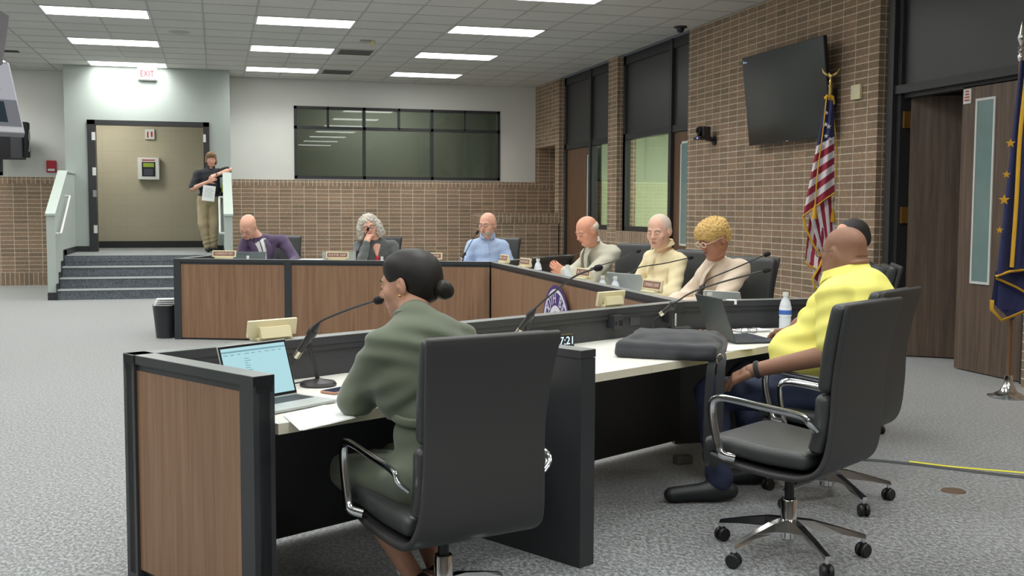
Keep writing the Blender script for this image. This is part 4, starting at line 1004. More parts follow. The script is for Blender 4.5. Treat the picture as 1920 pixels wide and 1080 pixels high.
def vfront(o, J, m, w0, zlen, name, dp=.118, col2=None):
    a = J['nb']+_V((0, .06, -.005)); b = J['che']+_V((0, dp, -.04)); 
    mid = (a+b)/2+_V((0, .025, .01)); n = 8; vs = []
    for i in range(n):
        t = i/(n-1); p = (1-t)**2*a+2*t*(1-t)*mid+t*t*b; w = w0*(1-t)+.006
        for j in range(5):
            u = -1+.5*j; vs.append((p[0]+w*u, p[1]-.016*u*u+.008, p[2]))
    fs = [(i*5+j, i*5+j+1, (i+1)*5+j+1, (i+1)*5+j) for i in range(n-1) for j in range(4)]
    k = len(vs); vs += [(x, y-.012, z) for x, y, z in vs]; fs += [tuple(q+k for q in f[::-1]) for f in fs]
    return MB().add(vs, fs).build(name, m, o, True)
vfront(o, J, sk_pink, .06, 0, 'neckline', .137); MB().ell(tuple(J['che']+_V((0, .132, -.055))), (.024, .014, .045), 10).build('red_top', mat('red_top', rgb(190, 30, 60), .8), o, True)
# man in the pale blue shirt
m_blue = mat('pale_blue_shirt', rgb(172, 192, 226), .8, var=.08, vscale=45)
o, J, R = official('bald man with a grey beard and glasses in a pale blue button shirt', (3.0, 12.12), 190, (2.975, 12.02, 1.262), dict(yaw=-30, pitch=-6, roll=0), sk_pink, m_blue,
    J=dict(eL=(-.27, .08, .76), wL=(-.12, .30, .74), wR=(.16, .30, .74), eR=(.28, .06, .76)), b=1.08, s=1.04, gl=(None, .0016), belly=.03, hair=FRINGE+CUTEAR, hairm=mat('short_grey_hair', rgb(150, 140, 130), .9), seed=3, nz=.005)
collar(o, J, R, m_blue, .078, .034, .8, .3); vfront(o, J, m_blue, .014, 0, 'placket', .152)
P_ = lambda x, y, z: J['hd']+R@(_V((x, y, z))*1.13)
sdf([ell(P_(0, .040, -.076), (.064, .066, .044), R, k=.01), ell(P_(0, .085, -.046), (.030, .012, .008), R, k=.008), ell(P_(0, .095, -.060), (.024, .02, .007), R, k=.004, sub=True), ell(P_(0, .02, -.02), (.09, .10, .042), R, k=.006, sub=True)], .0042, noise=rough(.002, 200, 5)).build('beard', mat('grey_beard', rgb(176, 160, 150), .95), o, True)
mb = MB()
for k in range(3): mb.ell(tuple(J['che']+_V((0, .160-.002*k, .02-.08*k))), (.007, .004, .007), 8)
mb.build('button', m_wshirt, o, True)
# man in pale grey-beige suit
m_suit = mat('pale_grey_suit', rgb(200, 198, 180), .85, sheen=.15)
m_whair = mat('white_hair', rgb(212, 196, 180), .9, bump=.4, bscale=120)
o, J, R = official('bald man in a pale grey suit looking down at papers in his hands', (3.72, 10.18), -92, (3.46, 9.98, 1.235), dict(yaw=14, pitch=-26, roll=0), skinmat('skin_ruddy', rgb(222, 160, 134)), m_suit,
    J=dict(nb=(-.02, .14, 1.09), che=(0, .07, .95), eL=(-.25, .26, .80), wL=(-.10, .47, .84), eR=(.24, .26, .80), wR=(.04, .47, .84)), b=1.14, s=1.04, tn='jacket', hair=FRINGE+CUTEAR, hairm=m_whair, seed=6, nz=.006, closed=True, belly=.03,
    hands=[dict(at='wL', D=(.2, .6, .45), N_=(.9, -.2, .2), side=1, curl=.5), dict(at='wR', D=(-.1, .6, .5), N_=(-.9, -.2, .2), side=-1, curl=.5)], sl=(.076, .066, .055))
lapels(o, J, m_wshirt, mat('tan_tie', rgb(150, 135, 110), .7), w=.07, dp=.150); jacket_lapels(o, J, m_suit, .07, .148); collar(o, J, R, m_wshirt, .080, .034, .8, .3)
# man in pale yellow shirt
m_pyel = mat('pale_yellow_shirt', rgb(234, 220, 180), .85, var=.03, vscale=60)
FULL = [((0, -.022, .038), (.0825, .100, .087)), ((0, -.05, -.01), (.080, .066, .055)), ((0, .118, .02), (.12, .095, .115), True, .02), ((.0, .075, .11), (.05, .06, .04), True, .01), ((0, -.02, -.085), (.12, .12, .045), True, .01)]
o, J, R = official('elderly man with thin white hair in a pale yellow button shirt', (3.66, 8.56), -104, (3.55, 8.42, 1.262), dict(yaw=28, pitch=-10, roll=0), skinmat('skin_fair', rgb(226, 180, 158)), m_pyel,
    J=dict(eL=(-.29, .12, .76), wL=(-.16, .36, .76), eR=(.28, .10, .76), wR=(.20, .36, .76)), b=1.16, s=1.05, hair=FULL+CUTEAR, hairm=m_whair, seed=8, nz=.0055, belly=.05, lip=rgb(190, 130, 115), nr=.062)
collar(o, J, R, m_pyel, .088, .036, .8, .3); vfront(o, J, m_pyel, .014, 0, 'placket', .168)
# woman with short blonde curly hair
m_bl = mat('blonde_curly_hair', rgb(214, 178, 112), .85, var=.2, vscale=60, bump=.8, bscale=160)
BLH = [((0, -.008, .058), (.096, .112, .084)), ((0, .045, .060), (.084, .072, .062)), ((0, -.060, .01), (.078, .056, .068)), ((0, .115, -.045), (.085, .065, .082), True, .012), ((0, -.03, -.10), (.12, .12, .05), True, .01)]
m_blz = mat('beige_blazer', rgb(216, 198, 178), .85, sheen=.15)
o, J, R = official('woman with short curly blonde hair, glasses and a beige blazer', (3.62, 7.32), -92, (3.45, 7.16, 1.238), dict(yaw=6, pitch=-22, roll=0), sk_brown, m_blz,
    J=dict(nb=(-.02, .10, 1.08), che=(0, .05, .93), eL=(-.28, .20, .78), wL=(-.12, .46, .76), eR=(.26, .18, .78), wR=(.02, .46, .76), bel=(0, .06, .72)), b=1.18, s=1.02, tn='blazer', gl=(mat('glasses_frame_clear', rgb(225, 205, 180), .3), .0028), hair=BLH, hairm=m_bl, noiseh=rough(.009, 170, 2), hv=.0045, seed=12, nz=.006, belly=.04, lip=rgb(150, 84, 80), sl=(.078, .068, .055), brow=rgb(90, 66, 50),
    hands=[dict(at='wL', D=(.6, .7, -.1), N_=(0, 0, -1), side=-1, curl=.3), dict(at='wR', D=(.2, .8, -.1), N_=(0, 0, -1), side=1, curl=.3)])
vfront(o, J, mat('cream_blouse', rgb(220, 200, 182), .8), .05, 0, 'blouse_front', .160); jacket_lapels(o, J, m_blz, .05, .158)
e = J['hd']+R@_V((-.090, .006, -.050)); MB().tube([e+_V((0, .018*math.cos(t), -.012+.018*math.sin(t))) for t in [2*PI*i/14 for i in range(15)]], .002, 6, cap=False).build('hoop_earring', MATS['gold_earring'], o, True)
# man hidden behind the man in yellow
SHORT = [((0, -.024, .038), (.083, .101, .087)), ((0, -.05, .0), (.082, .072, .065)), ((0, .115, .02), (.11, .10, .10), True, .015), ((0, -.02, -.09), (.12, .12, .05), True, .01), ((.04, .02, .135), (.0, .0, .0))][:4]
o, J, R = official('man with short black hair mostly hidden behind the man in the yellow shirt', (4.12, 6.36), -88, (4.02, 6.32, 1.245), dict(yaw=5, pitch=-12, roll=0), sk_tan, mat('dark_grey_shirt', rgb(70, 72, 78), .85), s=1.05, fat=.04, hair=SHORT+CUTEAR, hairm=mat('black_short_hair', rgb(38, 34, 34), .7, bump=.4, bscale=150), brow=rgb(40, 35, 35), J=dict(nb=(0, .03, 1.12)), b=1.05)
# ---------------------------------------------------------------- standing security guard on the landing
def guard():
    O, az = (-.10, 20.02), 176
    s = 1.05; L = LZ
    J = {k: _V(v) for k, v in dict(pel=(0, 0, L+.96), bel=(0, .02, L+1.12), che=(.0, .0, L+1.30), nb=(-.02, .0, L+1.46), hd=(-.03, .03, L+1.635), sL=(-.21, .0, L+1.41), sR=(.20, .0, L+1.37), eL=(-.34, .06, L+1.455), wL=(-.10, .26, L+1.36), eR=(.30, .10, L+1.12), wR=(.03, .27, L+1.24),
        hL=(-.10, 0, L+.93), hR=(.11, 0, L+.93), kL=(-.06, .04, L+.50), kR=(.13, .03, L+.50), aL=(-.05, -.02, L+.10), aR=(.05, .0, L+.10)).items()}
    R = Reul(yaw=-4, pitch=-10, roll=2)
    hands = [dict(W_=J['wL'], D=(.9, .15, -.35), N_=(0, -.5, -.8), side=-1, curl=.45), dict(W_=J['wR'], D=(-.55, .35, .35), N_=(-.4, -.7, 0), side=-1, curl=.6)]
    o = person('person', body_mesh(J, R, s, hands, (.05, .043, .030), .056), sk_pink, O, az, 'woman in black polo and khaki trousers leaning on the half wall above the steps')
    face_bits(o, J['hd'], R, s, rgb(110, 85, 60))
    h = [((0, -.02, .042), (.088, .106, .090)), ((0, -.05, -.02), (.082, .07, .08)), ((0, .045, .080), (.070, .062, .045)), ((.072, .0, -.03), (.025, .06, .07)), ((-.072, .0, -.03), (.025, .06, .07)), ((0, .030, .096), (.060, .062, .03)), ((0, .114, -.034), (.060, .074, .085), True, .012), ((.088, .03, -.09), (.03, .05, .04), True, .01), ((-.088, .03, -.09), (.03, .05, .04), True, .01)]
    sdf([ell(J['hd']+R@(_V(q[0])*s), _V(q[1])*s, R, k=q[3] if len(q) > 3 else .02, sub=len(q) > 2) for q in h], .005, noise=rough(.003, 120, 1)).build('hair', mat('light_brown_hair', rgb(128, 100, 72), .75, var=.15, vscale=40), o, True)
    m_p = mat('black_polo', rgb(44, 46, 52), .85)
    T_ = torso_prims(J, 1.1, 1.08, .03)+[cap(J['nb']-_V((0, .01, .015)), J['nb']-_V((0, .015, .05)), .064, .09, k=.03)]+sleeve(J['sL'], J['eL'], J['wL'], (.075, .072, 0), .75)+sleeve(J['sR'], J['eR'], J['wR'], (.075, .070, 0), .85)
    sdf(T_, .009, noise=fold(.006, 12, 13, 24, 2), cut=[((0, 0, L+.97), (0, 0, -1))]).build('polo_shirt', m_p, o, True)
    collar(o, J, R, m_p, .066, .03, .9, .3)
    m_k = mat('khaki_trousers', rgb(178, 162, 130), .9, bump=.1, bscale=40)
    L_ = [ell(J['pel']+_V((0, 0, -.02)), (.195, .155, .13), k=.05)]
    for q in 'LR': L_ += [cap(J['h'+q], J['k'+q], .112, .082, k=.04), cap(J['k'+q], J['a'+q], .080, .066, k=.03)]
    sdf(L_, .009, noise=lambda X, Y, Z: fold(.0035, 12, 9, 14, 4)(X, Y, Z)+.005*np.sin(Z*80+X*20)*np.exp(-((Z-L-.2)/.12)**2), cut=[((0, 0, L+.06), (0, 0, -1))]).build('trousers', m_k, o, True)
    MB().lathe([(.185, 0), (.188, .045)], 24, mt=Matrix.Translation((0, 0, L+.985)) @ Matrix.Diagonal((1.06, .86, 1, 1))).build('belt', m_black_cloth, o, True)
    MB().bbox((-.235, -.04, L+.96), (-.185, .06, L+1.14), .01).build('holster', m_black_cloth, o)
    MB().bbox((-.245, .06, L+1.06), (-.195, .10, L+1.20), .01).build('taser', mat('taser_yellow', rgb(210, 215, 40), .5), o)
    for q in 'LR':
        a = J['a'+q]; sdf([cap((a[0], a[1]-.05, L+.05), (a[0], a[1]+.15, L+.045), .046, .038, k=.02), cap((a[0], a[1]-.02, L+.06), (a[0], a[1]-.02, L+.12), .045, .045, k=.02)], .008, cut=[((0, 0, L+.005), (0, 0, -1))]).build('boot', m_shoe, o, True)
    mb = MB()
    for k in range(5): mb.ell(tuple(J['sL']+_V((.02-.035*k, .02, .070+.004*k))), (.014, .028, .012), 8)
    mb.build('shoulder_patch', mat('gold_patch', rgb(226, 206, 120), .6), o, True)
    MB().tube([J['wL']+_V((.0, .034*math.cos(t), .034*math.sin(t))) for t in [2*PI*i/14 for i in range(15)]], .008, 6, cap=False).build('watch_band', m_black_cloth, o, True)
    # paper held in the hand
    mt = frame((-.10, 20.02-.30, L+1.17), (1, 0, 0), (0, 1, 0), (0, 0, 1)) @ Matrix.Rotation(.12, 4, 'Y') @ Matrix.Rotation(-.15, 4, 'X')
    p = MB().box((-.105, -.003, -.27), (.105, .003, .0), mt=mt).build('paper_sheet', m_paper)
    tag(p, 'white sheet of paper held by the woman in khaki trousers', 'paper')
    mb = MB()
    for k in range(8): mb.box((-.075, -.0038, -.05-.022*k), (.05+.02*((k*7) % 3), -.0031, -.046-.022*k), mt=mt)
    mb.build('print_lines', m_ink, p)
m_paper = mat('white_paper', rgb(236, 238, 236), .7); m_ink = mat('grey_ink', rgb(120, 125, 130), .8)
guard()
# ================================================================ THINGS ON THE DESKS
m_mic = mat('microphone_black', rgb(44, 42, 44), .45); m_foam = mat('microphone_foam', rgb(26, 24, 28), .9); m_silv = mat('silver_ring', rgb(205, 198, 180), .25, metal=.9)
m_cable = mat('black_cable', rgb(30, 30, 32), .6)
def mic(label, pts, base, post_top, zt, br=.055, cable=True):
    """pts: tail, ring, end of handle, then the gooseneck up to the capsule"""
    t = empty('microphone', (base[0], base[1], zt), label=label, cat='microphone', group='gooseneck microphones on the desks')
    o = Vector(t.location); L = lambda p: Vector(p)-o
    MB().lathe([(0, 0), (br, 0), (br*1.02, .008), (br*.92, .018), (br*.3, .027), (.012, .032)], 28).build('base', m_mic, t, True)
    MB().tube([Vector((0, 0, .02)), L(post_top)], .0095, 10).build('post', m_mic, t, True)
    a, b, c = L(pts[0]), L(pts[1]), L(pts[2])
    MB().tube([L(post_top), (b+c)/2], .012, 8).tube([(b*.4+c*.6), (b*.25+c*.75)], .021, 12).build('clip', m_mic, t, True)
    MB().tube([b, b+(c-b)*.85, c], [.0135, .0155, .007], 12).build('handle', m_mic, t, True)
    MB().tube([b-(c-b)*.17, b+(c-b)*.05], .0145, 12).build('connector_ring', m_silv, t, True)
    nk = [c]+[L(p) for p in pts[3:-1]]
    MB().tube(bez(nk, 5), .0048, 8).build('gooseneck', m_mic, t, True)
    d = (L(pts[-1])-L(pts[-2])).normalized(); e = L(pts[-2])
    MB().tube([e, e+d*.010, e+d*.034, e+d*.044], [.009, .0155, .0155, .008], 12).build('capsule', m_foam, t, True)
    if cable:
        q = b-(c-b)*.17; k = [q, q-(c-b).normalized()*.06-Vector((0, 0, .01)), Vector((q.x-.03, q.y-.02, .02)), Vector((q.x*.5, q.y*.4+.10, .004))]
        MB().tube(bez(k, 5), .0035, 6).build('cable', m_cable, t, True)
    return t
mic('microphone on a heavy round base aimed at the woman in green', [(.306, 4.546, .831), (.322, 4.522, .856), (.395, 4.45, .981), (.423, 4.402, 1.004), (.497, 4.251, 1.053), (.575, 4.09, 1.098), (.60, 4.05, 1.106)], (.40, 4.54), (.361, 4.51, .90), TT, .075)
mic('long gooseneck microphone pointing right from just left of the bag desk divider', [(1.388, 5.081, .808), (1.413, 5.057, .86), (1.481, 5.016, .969), (1.532, 4.955, 1.032), (1.612, 4.837, 1.128), (1.690, 4.762, 1.172), (1.733, 4.704, 1.186)], (1.47, 5.06), (1.453, 5.05, .85), TT, .07)
mic('long microphone in front of the open black laptop with its head by the blonde woman', [(2.319, 5.656, .763), (2.41, 5.639, .87), (2.463, 5.578, .934), (2.534, 5.511, .995), (2.655, 5.43, 1.049), (2.833, 5.284, 1.119), (2.869, 5.274, 1.128)], (2.50, 5.70), (2.486, 5.68, .885), TT, .06)
mic('microphone rising in front of the woman in the beige blazer', [(3.051, 6.607, .858), (3.068, 6.604, .879), (3.11, 6.598, .954), (3.13, 6.546, .996), (3.27, 6.46, 1.069), (3.398, 6.327, 1.154), (3.438, 6.318, 1.168)], (3.11, 6.62), (3.105, 6.62, .90), TT, .06, False)
mic('microphone behind the silver laptop pointing at the man in pale yellow', [(3.163, 8.342, .842), (3.184, 8.337, .86), (3.269, 8.32, .93), (3.304, 8.21, .979), (3.452, 8.069, 1.015), (3.596, 7.929, 1.063), (3.641, 7.918, 1.071)], (3.23, 8.36), (3.22, 8.36, .88), TT, .06, False)
mic('microphone crossing in front of the pale grey suit jacket', [(3.2, 9.369, .816), (3.229, 9.364, .85), (3.262, 9.358, .899), (3.308, 9.244, .933), (3.401, 9.016, .992), (3.537, 8.881, 1.071), (3.582, 8.87, 1.095)], (3.25, 9.40), (3.245, 9.40, .85), TT, .06, False)
mic('microphone with its head by the chin of the man in the pale grey suit', [(3.039, 10.767, .868), (3.066, 10.762, .89), (3.118, 10.647, .938), (3.299, 10.497, .971), (3.475, 10.346, .987), (3.55, 10.33, 1.06), (3.569, 10.328, 1.083)], (3.09, 10.74), (3.085, 10.74, .88), TT, .06, False)
mic('microphone slanting up left of the man in the pale blue shirt', [(2.642, 11.914, .86), (2.654, 11.913, .89), (2.695, 11.906, .956), (2.737, 11.901, 1.034), (2.773, 11.846, 1.119), (2.791, 11.792, 1.162), (2.802, 11.79, 1.18)], (2.67, 11.95), (2.67, 11.95, .86), TT, .06, False)
mic('microphone in front of the face of the woman with curly grey hair', [(1.487, 12.228, .861), (1.499, 12.227, .891), (1.535, 12.224, .981), (1.565, 12.17, 1.06), (1.594, 12.115, 1.133), (1.623, 12.112, 1.192), (1.629, 12.112, 1.21)], (1.51, 12.26), (1.51, 12.26, .86), TT, .06, False)
# ---------------------------------------------------------------- name plates
m_cream = mat('cream_plastic', rgb(226, 216, 178), .5); m_plate = mat('brown_name_insert', rgb(140, 100, 88), .5); m_letter = mat('pale_engraved_letter', rgb(236, 222, 206), .6)
def nameplate(txt, x, y, az, label, w=.27, sc=1.0):
    """az: compass direction the lettering faces"""
    t = empty('name_plate', (x, y, H), -math.radians(az-180), label, 'name plate', 'cream desk name plates')
    # local: reading side faces -Y
    MB().bbox((-w*.36, -.035, 0), (w*.36, .035, .014), .003).build('foot', m_cream, t)
    tilt = Matrix.Translation((0, .0, .016)) @ Matrix.Rotation(-.18, 4, 'X')
    p = MB().bbox((-w/2, -.006, 0), (w/2, .010, .072), .002, mt=tilt); p.build('plate', m_cream, t)
    MB().prism([(-.03, .0), (.03, .0), (.03, .05), (-.03, .05)], 0, w*.62, mt=Matrix.Translation((-w*.31, .034, .012)) @ frame((0, 0, 0), (0, -.45, .0), (0, -.25, .9), (1, 0, 0))).build('back_rest', m_cream, t)
    MB().box((-w/2+.013, -.0075, .012), (w/2-.013, -.006, .060), mt=tilt).build('name_insert', m_plate, t)
    if txt: text_mesh(txt, .032, 'lettering', m_letter, t, tilt @ Matrix.Translation((0, -.0078, .036)) @ Matrix.Rotation(PI/2, 4, 'X'), .0004, 1.1, fit=w*.74)
    return t
nameplate('CANNEDUM GEO', .078, 12.40, 202, 'name plate in front of the man in the purple jacket')
nameplate('KATIE LEE', 1.26, 11.86, 202, 'name plate in front of the silver laptop by the woman with grey hair', .25)
nameplate('MARY GREENE', 2.20, 11.46, 202, 'name plate left of the man in pale blue')
nameplate('MR. ORTIZ', 2.86, 10.86, 262, 'name plate at the desk corner right of the man in the pale blue shirt', .22)
nameplate('ALEX DAVIS', 2.86, 10.06, 262, 'name plate beside the second water bottle on the right desk', .24)
nameplate('A. DAVIS', 2.84, 8.28, 262, 'name plate in front of the hands of the man in the pale grey suit', .25)
nameplate('CHARLIE LEHR', 2.83, 6.82, 262, 'name plate in front of the silver laptop near the blonde woman', .25)
nameplate('', .22, 4.74, 330, 'cream name plate seen from behind on the rail beyond the open silver laptop', .24)
nameplate('', 2.20, 5.93, 330, 'cream name plate seen from behind on the rail left of the blonde woman', .24)
# ---------------------------------------------------------------- water bottles
m_pet = glassmat('clear_bottle', (.93, .95, .97, 1), 2.2); m_water = mat('bottle_milky', rgb(215, 222, 228), .15); m_lbl = mat('bottle_label_blue', rgb(70, 110, 190), .4); m_lblw = mat('bottle_label_white', rgb(225, 230, 238), .4)
def bottle(x, y, z, label, h=.20, handle=False):
    t = empty('water_bottle', (x, y, z), 0, label, 'bottle', 'water bottles on the desks'); k = h/.20
    MB().lathe([(0, 0), (.027*k, .001), (.031*k, .008*k), (.031*k, .06*k), (.0295*k, .068*k), (.031*k, .076*k), (.031*k, .125*k), (.024*k, .152*k), (.0125*k, .172*k), (.0125*k, .182*k), (0, .183*k)], 20).build('bottle_body', m_water, t, True)
    MB().lathe([(0, .180*k), (.0155*k, .180*k), (.0155*k, .199*k), (0, .2*k)], 16).build('bottle_cap', m_whitep, t, True)
    o = MB().lathe([(.0314*k, .074*k), (.0318*k, .075*k), (.0318*k, .120*k), (.0314*k, .121*k)], 20).build('bottle_label', m_lblw, t, True)
    MB().lathe([(.0320*k, .084*k), (.0323*k, .085*k), (.0323*k, .106*k), (.0320*k, .107*k)], 20).build('label_band', m_lbl, o, True)
    return t
bottle(.335, 12.48, TT, 'water bottle in front of the purple tie'); bottle(1.77, 12.02, TT, 'water bottle in front of the grey cardigan')
bottle(2.99, 11.40, TT, 'water bottle against the pale blue sleeve at the desk corner'); bottle(3.10, 10.42, TT, 'water bottle left of the second name plate along the right desk', .24)
bottle(3.02, 9.22, TT, 'water bottle before the dark divider, left of the pale grey suit', .24)
bottle(2.90, 7.98, TT, 'left water bottle of the pair in front of the pale grey suit', .22); bottle(2.96, 7.86, TT, 'right water bottle of the pair in front of the pale grey suit', .22)
bottle(3.03, 6.34, TT, 'water bottle with blue label in front of the beige blazer', .21); bottle(3.36, 5.97, TT, 'water bottle standing by the belly of the man in the yellow shirt', .235)
bottle(1.16, 4.75, TT, 'water bottle peeking out right of the green dress', .16)
# ---------------------------------------------------------------- laptops
m_alu = mat('silver_laptop', rgb(176, 182, 180), .4, metal=.15); m_key = mat('black_keys', rgb(40, 42, 46), .5); m_bez = mat('laptop_bezel', rgb(24, 22, 28), .3)
def laptop(name, cx, cy, ang, label, w=.33, d=.225, tilt=20, body=None, scr=None, lid=None, z=TT, content=False):
    """ang: compass direction from user to screen; (cx,cy) centre of the base"""
    t = empty('laptop', (cx, cy, z), -math.radians(ang), label, 'laptop'); body = body or m_alu
    MB().bbox((-w/2, -d/2, .002), (w/2, d/2, .015), .005).build('keyboard_base', body, t)
    MB().box((-w*.43, -.01, .015), (w*.43, d*.40, .0157)).build('keyboard', m_key, t)
    k = MB().box((-w*.17, -d*.46, .015), (w*.17, -.025, .0155)).build('touchpad', body, t)
    R_ = Matrix.Translation((0, d/2-.004, .014)) @ Matrix.Rotation(-math.radians(tilt), 4, 'X'); hh = d*.98
    s_ = MB().bbox((-w/2, 0, 0), (w/2, .006, hh), .003, mt=R_).build('screen_lid', lid or body, t)
    MB().box((-w/2+.003, -.0012, .004), (w/2-.003, 0, hh-.003), mt=R_).build('bezel', m_bez, s_)
    MB().box((-w/2+.011, -.0018, .014), (w/2-.011, -.0012, hh-.012), mt=R_).build('display', scr or m_bez, s_)
    if content:
        g = MB(); sw = w-.022
        g.box((-sw/2, -.0024, hh-.030), (sw/2, -.0018, hh-.024), mt=R_)
        for i in range(9): g.box((-sw/2+.006+.033*i, -.0024, hh-.040), (-sw/2+.028+.033*i-.004*(i % 3), -.0018, hh-.037), mt=R_)
        for i in range(13): g.box((-.055, -.0024, hh-.058-.009*i), (-.055+(.022, .030, .016, .026)[i % 4], -.0018, hh-.0555-.009*i), mt=R_)
        g.build('text_lines', mat('screen_text', rgb(120, 165, 180), .6), s_)
    return t
m_scr = emat('lit_laptop_screen', rgb(178, 220, 227), 1.0)
a1 = Vector((.785, .62)); b1 = Vector((-.62, .785)); fr = Vector((.433, 4.119)); c1 = fr-a1*.165+b1*.112
laptop('laptop', c1.x, c1.y, -38, 'open silver laptop with a lit pale blue screen on the left of the near desk', .33, .225, 18, scr=m_scr, content=True)
m_dk = mat('dark_laptop', rgb(52, 58, 68), .4)
laptop('laptop', 2.875, 5.58, -88, 'open black laptop with a dark screen in front of the man in yellow', .37, .26, 20, body=m_dk, lid=mat('dark_laptop_lid', rgb(60, 66, 66), .5))
o = laptop('laptop', 3.22, 7.92, -113, 'silver laptop seen from behind in front of the man in pale yellow', .38, .255, 22)
MB().lathe([(0, 0), (.018, 0), (.018, .0006), (0, .0006)], 16, mt=Matrix.Translation((0, .173, .15)) @ Matrix.Rotation(-PI/2-.42, 4, 'X')).build('lid_emblem', m_whitep, o)
o = laptop('laptop', .34, 12.75, 175, 'dark grey laptop seen from behind in front of the man in purple', .36, .24, 16, body=m_dk, lid=mat('slate_laptop_lid', rgb(98, 110, 114), .5))
laptop('laptop', 1.30, 12.28, 178, 'silver laptop seen from behind in front of the woman with grey hair', .37, .25, 14)
laptop('laptop', 2.36, 11.84, 178, 'low silver laptop between the name plate and the pale blue shirt', .34, .22, 55)
t = empty('tablet', (3.22, 6.42, TT), -math.radians(-125), 'silver tablet leaning open in front of the beige blazer', 'tablet')
MB().bbox((-.13, -.09, 0), (.13, .09, .009), .003).build('tablet_cover', m_alu, t)
MB().bbox((-.13, 0, 0), (.13, .008, .23), .003, mt=Matrix.Translation((0, .03, .008)) @ Matrix.Rotation(-.42, 4, 'X')).build('tablet_body', m_alu, t)
# ---------------------------------------------------------------- paper, phone, clock, bag, bits
def sheet(pts, z, label, n=1, name='paper_sheet', m=None, th=.0012):
    o = None
    mb = MB()
    for k in range(n): mb.prism([(p[0]+.006*math.sin(k*2.1), p[1]+.006*math.cos(k*1.7)) for p in pts], z+k*th, z+(k+.8)*th)
    o = mb.build(name, m or m_paper, None); return tag(o, label, 'paper')
def flp(c, w, d, ang):
    a = math.radians(ang); u = Vector((math.cos(a), math.sin(a))); v = Vector((-u.y, u.x)); c = Vector(c)
    return [tuple(c+u*x+v*y) for x, y in ((-w/2, -d/2), (w/2, -d/2), (w/2, d/2), (-w/2, d/2))]
sheet([(.262, 3.62), (.455, 3.79), (.52, 4.01), (.38, 4.06), (.225, 3.90)], TT+.0005, 'white papers hanging over the desk edge by the green sleeve', 4)
sheet(flp((1.0, 12.0), .25, .2, -22), H+.001, 'white sheet lying on the far desk rail right of the purple jacket', 1)
sheet(flp((.72, 12.32), .32, .22, -20), TT+.0005, 'open papers on the far desk in front of the man in purple', 3)
sheet(flp((2.63, 5.24), .20, .16, 20), TT+.0005, 'white papers between the bag and the dark laptop', 5)
t = empty('phone', (.475, 4.37, TT), .7, 'phone in a tan case lying by the microphone base', 'phone')
MB().bbox((-.078, -.040, .001), (.078, .040, .011), .004).build('phone_case', mat('tan_case', rgb(176, 130, 104), .5), t); MB().bbox((-.073, -.036, .010), (.073, .036, .0122), .002).build('phone_screen', mat('phone_glass', rgb(52, 56, 84), .1), t)
t = empty('desk_clock', (1.785, 5.515, TT), math.radians(22), 'small digital clock showing 7:21 beside the desk divider', 'clock')
MB().bbox((-.085, -.02, 0), (.06, .03, .070), .004).build('clock_case', mat('olive_clock_case', rgb(78, 76, 48), .4), t)
MB().box((-.042, -.0215, .004), (.058, -.0195, .066)).build('clock_display', m_bez, t)
text_mesh('7:21', .060, 'digits', emat('clock_digits', (.62, .85, 1, 1), 1.6), t, Matrix.Translation((.008, -.0222, .034)) @ Matrix.Rotation(PI/2, 4, 'X'), .0003, 1.0, fit=.090)
